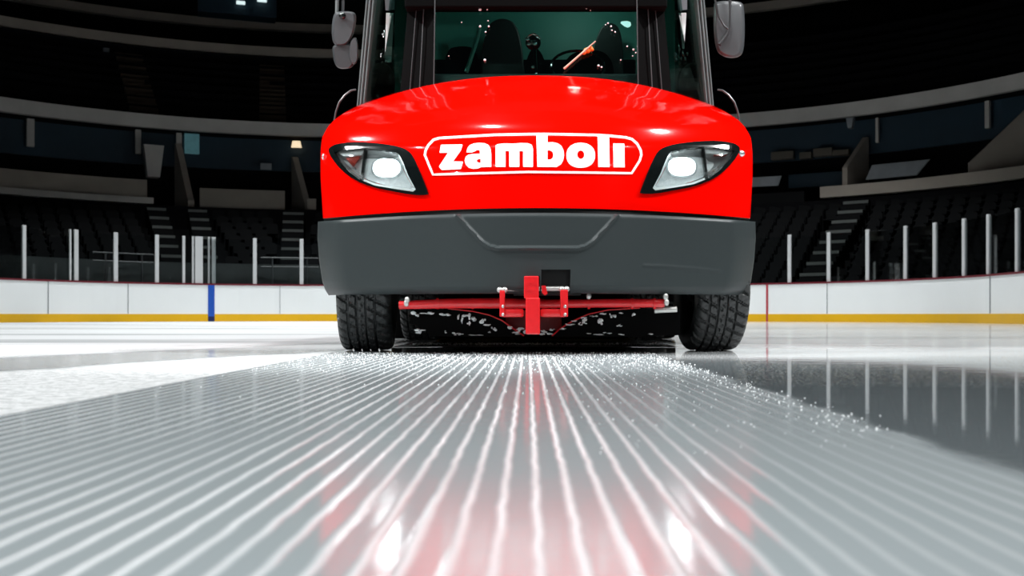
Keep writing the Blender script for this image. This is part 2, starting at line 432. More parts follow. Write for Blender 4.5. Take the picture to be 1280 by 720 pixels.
# glass posts and panes
ordn = ['leftmost', 'second', 'third', 'fourth', 'fifth', 'sixth', 'seventh', 'eighth', 'ninth', 'tenth', 'eleventh', 'twelfth']
postmesh = {}
def glass_post(px, wdt, o, label):
    p, n = path_at(px, o); t = Vector((-n.y, n.x))
    if wdt not in postmesh:
        mb = MB(); mb.rbox(-wdt / 2, wdt / 2, -0.03, 0.03, 0, 1.48, 0.008, 1); ob = mb.build('glass_post', M['post']); postmesh[wdt] = ob.data
        g = ob
    else:
        g = bpy.data.objects.new('glass_post', postmesh[wdt]); COL.objects.link(g)
    g.location = (p.x, p.y, 1.205); g.rotation_euler = (0, 0, math.atan2(t.y, t.x))
    g['label'] = label; g.parent = boards
left_posts = [(30, .11), (87.5, .06), (95, .13), (144.5, .13), (196, .12), (229.5, .09), (241, .06), (248.5, .24), (261, .06), (267, .12), (318.5, .12), (377, .12)]
for i, (px, wd) in enumerate(left_posts):
    glass_post(px, wd, 0.06, f'{"pale grey" if wd > .07 else "slim grey"} glass post on the left boards, {ordn[i]} of twelve from the picture edge')
right_posts = [987, 1036, 1084.5, 1132, 1168.5, 1205, 1235.5, 1271.5]
for i, px in enumerate(right_posts):
    glass_post(px, .12, 0.06, f'pale grey glass post on the right boards, {["nearest the machine", "second from the machine", "third from the machine", "fourth from the machine", "fifth from the machine", "sixth from the machine", "seventh from the machine", "farthest from the machine"][i]}')
hidden = [436, 496, 556, 616, 676, 736, 796, 856, 920]
for px in hidden[-1:]: pass
def pane(pa, pb, label):
    a, _ = path_at(pa, 0.06); b, _ = path_at(pb, 0.06); d = (b - a); t = d.normalized(); n = Vector((-t.y, t.x))
    a = a + t * 0.065; b = b - t * 0.065; mb = MB()
    fn = lambda q, e: (a.x + (b.x - a.x) * q[0] + n.x * e, a.y + (b.y - a.y) * q[0] + n.y * e, 1.205 + q[1])
    mb.prism([(0, 0), (1, 0), (1, 1.42), (0, 1.42)], fn, -0.006, 0.006)
    g = mb.build('glass_pane', M['pane']); g['label'] = label; g.parent = boards
lp = [-30, 30, 95, 144.5, 196, 248.5, 318.5, 377, 436]
for i, (a, b) in enumerate(zip(lp, lp[1:])):
    pane(a, b, 'clear pane on the left boards ' + ['cut by the left picture edge', 'between first and third glass posts', 'between third and fourth glass posts', 'between fourth and fifth glass posts', 'left of the widest glass post', 'above the blue board line', 'left of the last glass post before the machine', 'right of the last glass post, beside the machine'][i])
rp = [930] + right_posts + [1305]
for i, (a, b) in enumerate(zip(rp, rp[1:])):
    pane(a, b, 'clear pane on the right boards, ' + ['touching the machine outline', 'first whole one right of the machine', 'second whole one right of the machine', 'third whole one right of the machine', 'fourth whole one right of the machine', 'fifth whole one right of the machine', 'sixth whole one right of the machine', 'last whole one before the picture edge', 'cut by the right picture edge'][i])

# ------------------------------------------------------------------ stands
ROWS = 12
def bowl_profile(o0, z0, o1, z1, rows):
    pr = []
    for i in range(rows):
        oa = o0 + (o1 - o0) * i / rows; ob = o0 + (o1 - o0) * (i + 1) / rows; z = z0 + (z1 - z0) * i / (rows - 1)
        pr += [(oa, z), (ob, z)]
    return pr
front = lambda p: p.y > -16
pr = [(0.9, 0.0)] + bowl_profile(1.3, 0.3, 7.2, 3.5, ROWS) + [(7.25, 0.0)]
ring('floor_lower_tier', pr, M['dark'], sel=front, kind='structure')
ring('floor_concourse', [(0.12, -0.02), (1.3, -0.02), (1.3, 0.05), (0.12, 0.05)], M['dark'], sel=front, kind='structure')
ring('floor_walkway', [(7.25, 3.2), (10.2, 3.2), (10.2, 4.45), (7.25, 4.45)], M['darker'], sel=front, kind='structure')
ring('wall_suites', [(9.7, 4.45), (9.7, 6.35), (9.9, 6.35), (9.9, 4.45)], M['darker'], sel=front, kind='structure')
ring('wall_suite_windows', [(9.6, 6.35), (9.6, 7.68), (9.9, 7.68), (9.9, 6.35)], M['bluewall'], sel=front, kind='structure')
ring('trim_1', [(8.5, 7.68), (8.5, 8.2), (8.75, 8.2), (8.75, 7.68)], M['concrete'], sel=front, kind='structure')
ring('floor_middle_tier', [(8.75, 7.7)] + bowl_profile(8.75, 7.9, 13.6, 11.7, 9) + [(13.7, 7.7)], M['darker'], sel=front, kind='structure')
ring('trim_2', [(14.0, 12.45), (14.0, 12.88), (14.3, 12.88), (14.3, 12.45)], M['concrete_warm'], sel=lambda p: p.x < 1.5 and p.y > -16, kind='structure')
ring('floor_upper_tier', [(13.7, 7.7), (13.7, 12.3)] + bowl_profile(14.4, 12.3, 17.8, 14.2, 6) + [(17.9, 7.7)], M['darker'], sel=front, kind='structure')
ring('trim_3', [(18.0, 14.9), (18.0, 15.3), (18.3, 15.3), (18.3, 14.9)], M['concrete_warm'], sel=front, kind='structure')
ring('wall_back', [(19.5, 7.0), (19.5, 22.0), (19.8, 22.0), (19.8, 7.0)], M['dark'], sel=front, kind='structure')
q = [off(p, n, 19.9) for p, n in PATH]
mb = MB(); mb.add([(a.x, a.y, 21.9) for a in q] + [(a.x, a.y, 22.2) for a in q], [tuple(reversed(range(len(q)))), tuple(len(q) + i for i in range(len(q)))])
mb.build('ceiling', M['darker'], kind='structure')

def arc_piece(name, m, pa, pb, o0, o1, z0, z1, label, cat, group=None):
    """a length of concrete following the stand between two columns of the picture"""
    n = max(2, int(abs(pb - pa) / 12)); mb = MB(); vs = []
    for i in range(n + 1):
        px = pa + (pb - pa) * i / n
        p, nn = path_at(px, o0); q = p + nn * (o1 - o0)
        vs += [(p.x, p.y, z0), (p.x, p.y, z1), (q.x, q.y, z1), (q.x, q.y, z0)]
    fs = [(0, 1, 2, 3), tuple(n * 4 + k for k in (3, 2, 1, 0))]
    for i in range(n):
        for k in range(4): fs.append((i * 4 + k, i * 4 + (k + 1) % 4, i * 4 + 4 + (k + 1) % 4, i * 4 + 4 + k))
    mb.add(vs, fs); o = mb.build(name, m); tag(o, label, cat, group); return o
G1 = 'concrete parapets above the lower stands'
arc_piece('concrete_parapet', M['concrete_warm'], -70, 184, 7.6, 7.8, 4.45, 5.45, 'long dim brown concrete parapet above the left stands, cut by the picture edge', 'parapet', G1)
arc_piece('concrete_ledge', M['concrete'], -70, 192, 7.25, 7.58, 4.5, 4.73, 'pale concrete ledge running below the long left parapet', 'ledge')
arc_piece('concrete_parapet', M['concrete_warm'], 250, 356, 7.6, 7.8, 4.45, 5.25, 'shorter dim brown concrete parapet just left of the red machine', 'parapet', G1)
arc_piece('concrete_parapet', M['concrete_warm'], 384, 395, 7.6, 7.8, 4.5, 4.95, 'small stub of concrete parapet touching the red machine at left', 'parapet', G1)
arc_piece('concrete_ledge', M['concrete_warm'], 1025, 1310, 7.2, 7.6, 4.55, 4.95, 'curved brown concrete ledge sweeping up to the right picture edge', 'ledge')
arc_piece('concrete_ledge', M['dark'], 935, 1005, 7.3, 7.6, 4.4, 4.85, 'dark grey concrete ledge right beside the machine hood', 'ledge')

def slant_wall(pa, oa, pb, ob, zb, z0, z1, th, label, m='concrete_warm'):
    a, _ = path_at(pa, oa); b, _ = path_at(pb, ob); d = (b - a); L = d.length; d.normalize(); t = Vector((-d.y, d.x)); mb = MB()
    fn = lambda q, e: (a.x + d.x * q[0] + t.x * e, a.y + d.y * q[0] + t.y * e, q[1])
    mb.prism([(0, zb), (L, zb), (L, z1), (L * 0.93, z1), (0.1, z0 + 0.1), (0, z0)], fn, -th / 2, th / 2)
    tag(mb.build('stair_parapet', M[m]), label, 'stair wall', 'sloping side walls of the stair openings')
slant_wall(239, 7.62, 222, 9.1, 4.45, 4.75, 7.2, 0.25, 'sloping concrete stair wall left of the shorter parapet')
slant_wall(385, 7.9, 368, 9.3, 4.45, 4.75, 6.9, 0.25, 'sloping concrete stair wall closest to the machine on the left')
slant_wall(1056, 7.7, 1083, 9.4, 4.95, 5.65, 6.95, 0.2, 'sloping concrete stair wall in the middle of the right stands')
slant_wall(1211, 7.7, 1296, 9.4, 4.95, 5.35, 7.3, 0.2, 'large sloping concrete stair wall near the right picture edge')

def box_at(name, px0, px1, py0, py1, o, depth, m, label, cat, group=None, taper=0.0, parent=None, shear=0.0):
    pc = (px0 + px1) / 2; p, n = path_at(pc, o); Yd = p.y; t = Vector((-n.y, n.x))
    zt = H + (HY - py0) * Yd / F; zb = H + (HY - py1) * Yd / F
    wd = abs(px1 - px0) * Yd / F / max(0.5, abs(t.x)); mb = MB()
    fn = lambda q, d: (p.x + t.x * q[0] + n.x * d, p.y + t.y * q[0] + n.y * d, q[1])
    s = -1 if t.x < 0 else 1
    mb.prism([(-wd / 2 + taper * wd, zb), (wd / 2 - taper * wd, zb), (wd / 2 + s * shear, zt), (-wd / 2 + s * shear, zt)], fn, 0, depth)
    o_ = mb.build(name, m, bevel=0.01)
    if label: tag(o_, label, cat, group)
    return o_
GC = 'concrete columns below the balcony'
for a, b, c, d, lb in ((34, 43, 148, 183, 'grey concrete column below the balcony, leftmost in the picture'),
                       (169, 177, 156, 192, 'grey concrete column below the balcony left of the stair opening'),
                       (220, 228, 163, 196, 'grey concrete column below the balcony beside the teal screen'),
                       (1094, 1098, 147, 178, 'slim grey column below the balcony in mid right stands'),
                       (1231, 1236, 126, 160, 'slim grey column below the balcony near the right picture edge')):
    box_at('concrete_column', (a + b) / 2 - (b - a) * .36, (a + b) / 2 + (b - a) * .36, c, d, 9.3, 0.15, M['concrete'], lb, 'column', GC)
box_at('concrete_pier', 182, 203, 181, 221, 8.0, 0.5, M['concrete'], 'tapered pale concrete pier standing in the left stair opening', 'pier', taper=0.2)
o = box_at('display_screen', 232, 248, 166, 192, 9.3, 0.12, M['tealsign'], 'small teal lit screen under the left balcony', 'screen')
box_at('wall_sign', 326, 339, 204, 212, 9.0, 0.08, M['sign'], 'small pale sign above the shorter left parapet', 'sign')
box_at('wall_lamp', 366, 375, 176, 184, 9.2, 0.15, M['lampglow'], 'small warm wall lamp under the balcony beside the machine', 'lamp', taper=-0.2)
box_at('balcony_lamp', 130, 136, 60, 70, 13.6, 0.15, M['sign'], 'tiny white lamp hanging below the upper left balcony', 'lamp')
box_at('banner', 938, 971, 221, 233, 7.62, 0.06, M['sign'], 'pale grey banner on the ledge right beside the machine', 'banner', shear=0.12)
box_at('banner', 1086, 1140, 204, 222, 7.8, 0.08, M['sign'], 'slanted pale grey banner on the brown right ledge', 'banner', shear=0.35, taper=0.05)
for a, b, c, d, lb in ((965, 990, 189, 199, 'wide tan block on the wall right of the hood, leftmost of four'),
                       (1000, 1013, 190, 198, 'narrow tan block on the right wall, second of four from the machine'),
                       (1018, 1038, 185, 195, 'wide tan block on the right wall, third of four from the machine'),
                       (1042, 1059, 187, 194, 'flat tan block on the right wall, farthest of four from the machine')):
    box_at('chair_back', a, b, c, d, 9.0, 0.3, M['tan'], lb, 'chair', 'tan chair backs in the right suites')
box_at('counter_front', 990, 1050, 216, 233, 8.6, 0.3, M['bluewall'], 'dark teal counter front under the right balcony', 'counter')
box_at('camera_housing', 1058, 1066, 147, 160, 8.3, 0.25, M['sign'], 'small pale device hanging under the right balcony edge', 'camera', taper=0.25)
sb = box_at('press_box', 252, 342, -30, 18, 15.5, 1.0, M['bluewall'], 'dim glazed box hanging high above the left stands', 'press box')
for a, b, c, d in ((296, 306, 1, 5), (322, 333, -2, 2)):
    g = box_at('lamp', a, b, c, d, 15.3, 0.1, M['coolglow'], None, None); g.parent = sb; g['label'] = 'small lit lamp'

def aisle(px, o0, z0, o1, z1, n, wd, m, label, nos=True, dp=0.9):
    """steps running down a stand, seen at column px at the top"""
    p, nn = path_at(px, o1); t = Vector((-nn.y, nn.x)); base = p - nn * (o1 - o0)
    e = empty('aisle_stairs', (base.x, base.y, z0)); tag(e, label, 'stairs', 'aisle stairs through the stands')
    for i in range(n):
        a = (o1 - o0) * i / n; b = (o1 - o0) * (i + 1) / n; z = z0 + (z1 - z0) * (i + 1) / n; mb = MB()
        fn = lambda q, d: (base.x + nn.x * q[0] + t.x * d, base.y + nn.y * q[0] + t.y * d, q[1])
        mb.prism([(a, z - dp), (b, z - dp), (b, z), (a, z)], fn, -wd / 2, wd / 2)
        st = mb.build('step', m, e)
        if nos and i % 2 == 1:
            mb = MB(); mb.prism([(a - 0.01, z - 0.09), (a + 0.05, z - 0.09), (a + 0.05, z + 0.012), (a - 0.01, z + 0.012)], fn, -wd / 2, wd / 2)
            mb.build('step_nosing', M['nosing'], e, label='pale step edge')
aisle(194, 1.4, 0.4, 7.2, 4.3, 20, 0.7, M['dark'], 'aisle stairs with pale edges dropping left of the widest glass post')
aisle(246, 1.4, 0.4, 7.2, 4.3, 20, 0.7, M['dark'], 'aisle stairs with pale edges ending above the widest glass post')
aisle(367, 1.4, 0.4, 7.2, 4.3, 20, 0.8, M['dark'], 'aisle stairs with pale edges just left of the machine')
aisle(1073, 1.4, 0.4, 7.2, 4.3, 20, 0.9, M['dark'], 'aisle stairs slanting down the right stands toward the machine')
aisle(160, 8.9, 8.2, 13.5, 11.8, 14, 1.1, M['brown'], 'dim brown aisle stairs in the left upper stands, farther from the machine', False, 0.3)
aisle(340, 8.9, 8.2, 13.5, 11.8, 14, 1.1, M['brown'], 'dim brown aisle stairs in the left upper stands, nearer the machine', False, 0.3)

# seats of the lower stands
smb = MB()
smb.rbox(-0.22, 0.22, -0.20, 0.16, 0.40, 0.46, 0.02, 1)
smb.prism([(-0.22, 0.46), (0.22, 0.46), (0.22, 0.80), (0.14, 0.86), (-0.14, 0.86), (-0.22, 0.80)], lambda q, d: (q[0], 0.16 + d + (q[1] - .46) * .2, q[1]), 0, 0.05)
smb.box(-0.25, -0.22, -0.15, 0.18, 0.0, 0.6); smb.box(0.22, 0.25, -0.15, 0.18, 0.0, 0.6)
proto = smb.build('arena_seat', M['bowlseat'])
spots = []
aisle_px = [(194, 14), (246, 14), (367, 16), (1073, 18)]
AIS = {a: path_at(a, 7.2) for a, _ in aisle_px}
for r in range(ROWS):
    o = 1.3 + (7.2 - 1.3) * (r + 0.6) / ROWS; z = 0.3 + 3.2 * r / (ROWS - 1)
    P = [(off(p, n, o), n) for p, n in PATH if p.y > 8]
    carry = 0.0
    for (a, na), (b, nb) in zip(P, P[1:]):
        L = (b - a).length; s = carry
        while s < L:
            p = a.lerp(b, s / L); n = na.lerp(nb, s / L).normalized(); px = CX + p.x * F / p.y
            # keep the aisles clear
            ok = True
            for apx, _ in aisle_px:
                tp, tn = AIS[apx]
                dvec = p - tp; lat = abs(dvec.x * -tn.y + dvec.y * tn.x)
                if lat < 0.75 and dvec.length < 9: ok = False
            if ok: spots.append((p.length, px, p, n, z))
            s += 0.56
        carry = s - L
inview = sorted([s for s in spots if (0 <= s[1] <= 395 or 948 <= s[1] <= 1280) and s[4] > 0.7], key=lambda s: s[0])
indiv = inview[:300]; ids = set(id(s) for s in indiv)
GL = 'seats in the lower stands'
first = True
for s in indiv:
    if first: g = proto; first = False
    else: g = proto.copy(); COL.objects.link(g)
    g.location = (s[2].x, s[2].y, s[4]); g.rotation_euler = (0, 0, math.atan2(s[3].y, s[3].x) - PI / 2)
    tag(g, 'dark folding arena seat in the lower stands behind the rink glass', 'seat', GL)
rest = MB(); pv = [v.co.copy() for v in proto.data.vertices]; pf = [tuple(f.vertices) for f in proto.data.polygons]
for s in spots:
    if id(s) in ids: continue
    R = Matrix.Translation((s[2].x, s[2].y, s[4])) @ Matrix.Rotation(math.atan2(s[3].y, s[3].x) - PI / 2, 4, 'Z')
    rest.add([R @ q for q in pv], pf)
tag(rest.build('arena_seat', M['bowlseat']), 'the many other dark seats filling the lower stands', 'seats', kind='stuff')

ring('wall_bench', [(0.95, 0.0), (0.95, 1.9), (1.0, 1.9), (1.0, 0.0)], mat('bench_wall', (0.022, 0.028, 0.028), 0.5, noise_amt=0.4, noise_scale=1.2), sel=lambda p: p.x < -3.5 and p.y > 10, kind='structure')
# railings behind the glass
def rail(px0, px1, o, zs, lab):
    a, _ = path_at(px0, o); b, _ = path_at(px1, o); mb = MB()
    for z in zs: mb.tube([(a.x, a.y, z), (b.x, b.y, z)], 0.025, 6)
    for t in (0.2, 0.8):
        c = a.lerp(b, t); mb.tube([(c.x, c.y, 0.05), (c.x, c.y, max(zs))], 0.03, 6)
    tag(mb.build('handrail', M['mirror_lo']), lab, 'handrail', 'handrails behind the rink glass')
rail(116, 192, 0.7, (2.1, 1.85), 'thin grey handrail behind the glass left of the aisle stairs')
rail(326, 398, 0.7, (2.1, 1.8), 'thin grey handrail behind the glass close to the machine')

# ------------------------------------------------------------------ ice resurfacer
XC = 0.047
def vp(dx, py, Y): return Vector((XC + dx * Y / F, Y, H + (HY - py) * Y / F))
veh = empty('ice_resurfacer', (XC, 5.7, 0)); VO = Vector(veh.location)
tag(veh, 'red and grey ice resurfacing machine with glazed cab facing us on the ice', 'ice resurfacer')
def part(mb, name, m, parent=veh, smooth=False, bevel=0, **k):
    o = mb.build(name, m, None, smooth, bevel, **k)
    o.parent = parent
    if parent is veh: o.matrix_parent_inverse = Matrix.Translation(-VO)
    else: o.matrix_parent_inverse = Matrix.Identity(4) if parent.get('_w') else Matrix.Identity(4)
    return o

def patch(B, T, E, Ccen, Yf, nt, nv):
    """half-symmetric surface patch in (t, v); rows from v = 0 to 1"""
    rows = []
    for j in range(nv + 1):
        v_ = j / nv; row = []
        for i in range(-nt, nt + 1):
            s = -1 if i < 0 else 1; t = abs(i) / nt
            b = B(t); tp = T(t); c = Ccen(v_); e = E(v_); c0 = B(0); c1 = T(0); e0 = B(1); e1 = T(1)
            wt = (t, t * t); d = [(1 - v_) * b[k] + v_ * tp[k] + (1 - wt[k]) * c[k] + wt[k] * e[k] - ((1 - wt[k]) * (1 - v_) * c0[k] + wt[k] * (1 - v_) * e0[k] + (1 - wt[k]) * v_ * c1[k] + wt[k] * v_ * e1[k]) for k in (0, 1)]
            row.append((s * d[0], d[1], Yf(t, v_)))
        rows.append(row)
    return rows
# hood
Ttab = [(i / 60, 222 * i / 60, 94.4 + 37.6 * (i / 60) ** 2.25) for i in range(61)]
Etab = smooth_tab([(0, 267, 273), (.25, 270, 222), (.42, 270, 190), (.55, 268, 172), (.66, 261, 159), (.76, 252, 149.5), (.88, 238, 140), (1, 222, 132)], 4)
Ytab = smooth_tab([(0, 5.0), (.3, 5.0), (.48, 5.05), (.62, 5.15), (.75, 5.3), (.88, 5.52), (1, 5.8)], 8)
hoodY = lambda t, v_: interp(Ytab, v_)[0] + 0.30 * t ** 2.4 + (0.14 * max(0, (t - .88) / .12) ** 2) * (1 - 0.3 * v_)
hood_rows = patch(lambda t: (267 * t, 260 + 13 * t * t), lambda t: interp(Ttab, t), lambda v_: interp(Etab, v_), lambda v_: (0, 260 + (94.4 - 260) * v_), hoodY, 110, 84)
def crease(px, py):
    # soft fold a little below the upper edge of the hood
    q = [(430, 157), (480, 137), (515, 126), (560, 115), (620, 108), (668, 106.5), (720, 108), (780, 115), (825, 126), (860, 137), (908, 157)]
    return 0.012 * math.exp(-(polyd((px, py), q, False) / 4.0) ** 2)
hv = []; hf = []; W = len(hood_rows[0])
for r in hood_rows:
    for dx, py, Y in r:
        hv.append(vp(dx, py, Y - (crease(671 + dx, py) if py < 165 else 0)))
NV = len(hood_rows)
for j in range(NV - 1):
    for i in range(W - 1): hf.append((j * W + i, j * W + i + 1, (j + 1) * W + i + 1, (j + 1) * W + i))
bvh = BVHTree.FromPolygons(hv, hf)
CAM = Vector((0, 0, H))
def onhood(p, d=0.0, tree=None):
    """point of the hood seen at pixel p, lifted d toward the front"""
    dr = Vector(((p[0] - CX) / F, 1, (HY - p[1]) / F)).normalized()
    loc, nor, _, _ = (tree or bvh).ray_cast(CAM, dr)
    if loc is None: loc, nor, _, _ = (tree or bvh).find_nearest(CAM + dr * 5.3)
    if nor.dot(dr) > 0: nor = -nor
    return loc + nor * d
# headlight outlines (left one; the right is its mirror image)
HOUS = [(411.7, 188.3), (415, 184), (422, 181), (439, 178.8), (461, 179.3), (483, 181.5), (500, 184.5), (511, 189), (516.7, 195.5), (525.5, 214.5), (536, 241), (535.5, 244), (516.7, 244), (494.5, 240), (466.7, 234.5), (444.5, 225.5), (427.8, 213), (416, 198)]
LENS = [(419, 191), (430, 188.5), (444.5, 186.8), (457.8, 186.2), (478, 188.3), (498, 192), (502, 198), (511, 219), (520.5, 237), (517, 240), (494.5, 236.5), (469, 232), (450, 224.5), (436.7, 214.5), (424.5, 201.5)]
mir = lambda P: [(1335.6 - x, y - 1.6) for x, y in reversed(P)]
lensL, lensR = LENS, mir(LENS)
def grow(P, k):
    cx = sum(p[0] for p in P) / len(P); cy = sum(p[1] for p in P) / len(P); o = []
    for x, y in P:
        d = math.hypot(x - cx, y - cy); o.append((x + (x - cx) / d * k, y + (y - cy) / d * k))
    return o
cutL, cutR = grow(lensL, 1.2), grow(lensR, 1.2)
keep = []
for f in hf:
    c = sum((hv[i] for i in f), Vector()) / 4; px = CX + c.x * F / c.y; py = HY - (c.z - H) * F / c.y
    if not (inside((px, py), cutL) or inside((px, py), cutR)): keep.append(f)
n0 = len(hv)
# sides and top carried back
back = []
for j in range(NV):
    a = hv[j * W]; b = hv[j * W + W - 1]
    hv.append(Vector((a.x, 7.0, a.z))); hv.append(Vector((b.x, 7.0, b.z)))
for j in range(NV - 1):
    a0, a1 = n0 + 2 * j, n0 + 2 * j + 2
    keep.append((j * W, (j + 1) * W, a1, a0)); keep.append(((j + 1) * W + W - 1, j * W + W - 1, a0 + 1, a1 + 1))
n1 = len(hv); top = (NV - 1) * W
for i in range(W):
    a = hv[top + i]; hv.append(Vector((a.x, 7.0, a.z + 0.01)))
for i in range(W - 1): keep.append((top + i, top + i + 1, n1 + i + 1, n1 + i))
n2 = len(hv)
for i in range(W): a = hv[i]; hv.append(Vector((a.x * 0.98, a.y + 0.25, a.z)))
for i in range(W - 1): keep.append((i + 1, i, n2 + i, n2 + i + 1))
mb = MB(); mb.add(hv, keep)
hood = part(mb, 'hood', M['red'], smooth=True, label='glossy bright red hood')

# dark joint between hood and bumper
mb = MB(); js = []
for i in range(W):
    dx, py, Y = hood_rows[0][i]; a = vp(dx * 0.995, py - 3, Y + 0.035); b = vp(dx * 0.995, py + 9, Y + 0.035); js += [a, b]
mb.add(js + [q + Vector((0, .05, 0)) for q in js], [(2 * i, 2 * i + 2, 2 * i + 3, 2 * i + 1) for i in range(W - 1)] + [(2 * W + 2 * i, 2 * W + 2 * i + 1, 2 * W + 2 * i + 3, 2 * W + 2 * i + 2) for i in range(W - 1)])
part(mb, 'seal_strip', M['black'], smooth=True)

# lettering
z1 = lambda P: [(525 + x / 8.533, 160 + y / 8.533) for x, y in P]
z2 = lambda P: [(660 + x / 8.533, 160 + y / 8.533) for x, y in P]
oc = lambda cx, cy, rx, ry, e=2.25, n=36: [(cx + rx * math.copysign(abs(math.cos(a)) ** (2 / e), math.cos(a)), cy + ry * math.copysign(abs(math.sin(a)) ** (2 / e), math.sin(a))) for a in [2 * PI * k / n for k in range(n)]]
def rnd(P, k=2.5):
    o = []; n = len(P)
    for i in range(n):
        a, b, c = Vector(P[i - 1]), Vector(P[i]), Vector(P[(i + 1) % n]); u, w_ = (a - b), (c - b)
        d = min(k, u.length * .3, w_.length * .3); s = b + u.normalized() * d; e = b + w_.normalized() * d
        o += [tuple(s), tuple((s + e) / 2 * .5 + b * .5), tuple(e)]
    return o
letters = {
 'z': [rnd(z1([(225, 183), (455, 180), (437, 240), (352, 360), (460, 362), (437, 440), (232, 450), (203, 415), (302, 266), (210, 268)]), .8)],
 'a': [z1([(498, 262), (505, 222), (530, 188), (575, 170), (630, 164), (690, 168), (730, 185), (752, 220), (760, 270), (762, 415), (655, 418), (620, 432), (570, 438), (520, 425), (488, 392), (478, 350), (488, 312), (515, 290), (560, 281), (640, 278), (638, 240), (612, 236), (585, 250), (558, 263)]), z1([(602, 352), (618, 336), (647, 330), (647, 376), (622, 374)])],
 'm': [rnd(z1([(806, 190), (830, 178), (900, 170), (1000, 172), (1080, 166), (1150, 168), (1192, 184), (1205, 225), (1205, 416), (1100, 416), (1100, 250), (1060, 246), (1060, 416), (952, 416), (952, 248), (912, 246), (912, 416), (808, 416)]), .6)],
 'b': [z2([(88, 66), (208, 66), (208, 160), (262, 157), (315, 168), (355, 195), (378, 240), (385, 290), (376, 345), (352, 388), (305, 418), (100, 416)]), z2([(208, 240), (238, 241), (262, 256), (271, 290), (262, 324), (240, 340), (208, 342)])],
 'o': [z2(oc(562, 295, 153, 131)), z2(oc(562, 288, 38, 46, 2.0, 20))],
 'l': [z2([(742, 76), (864, 84), (868, 418), (750, 416)])],
 'i': [z2([(908, 170), (1025, 172), (1030, 420), (912, 420)])],
}
for k, loops in letters.items():
    mb = MB(); slab(mb, loops, lambda p, d: onhood(p, d), 0.004, -0.004, 3.5)
    part(mb, 'letter_' + k, M['white'], parent=hood, label='white letter ' + k)
cl = z1([(140, 498), (90, 380), (53, 290), (62, 240), (92, 185), (145, 130), (210, 112), (800, 78), (1240, 70)]) + z2([(200, 70), (730, 80), (860, 88), (1040, 105), (1110, 125), (1165, 175), (1200, 240), (1208, 290), (1190, 350), (1105, 483), (600, 476), (0, 470)]) + z1([(1000, 474), (600, 484)])
cl = densify(cl, 6); n = len(cl); outer = []; inner = []
for i in range(n):
    a, b = Vector(cl[i - 1]), Vector(cl[(i + 1) % n]); d = (b - a).normalized(); nn = Vector((-d.y, d.x)) * 1.35
    c = Vector(cl[i]); outer.append(tuple(c + nn)); inner.append(tuple(c - nn))
mb = MB(); mb.add([onhood(p, .004) for p in outer] + [onhood(p, .004) for p in inner] + [onhood(p, -.004) for p in outer] + [onhood(p, -.004) for p in inner],
    [(i, (i + 1) % n, n + (i + 1) % n, n + i) for i in range(n)] + [(2 * n + i, i, (i + 1) % n, 2 * n + (i + 1) % n)[::-1] for i in range(n)] + [(n + i, 3 * n + i, 3 * n + (i + 1) % n, n + (i + 1) % n)[::-1] for i in range(n)])
part(mb, 'logo_outline', M['white'], parent=hood, label='white outline round the lettering')

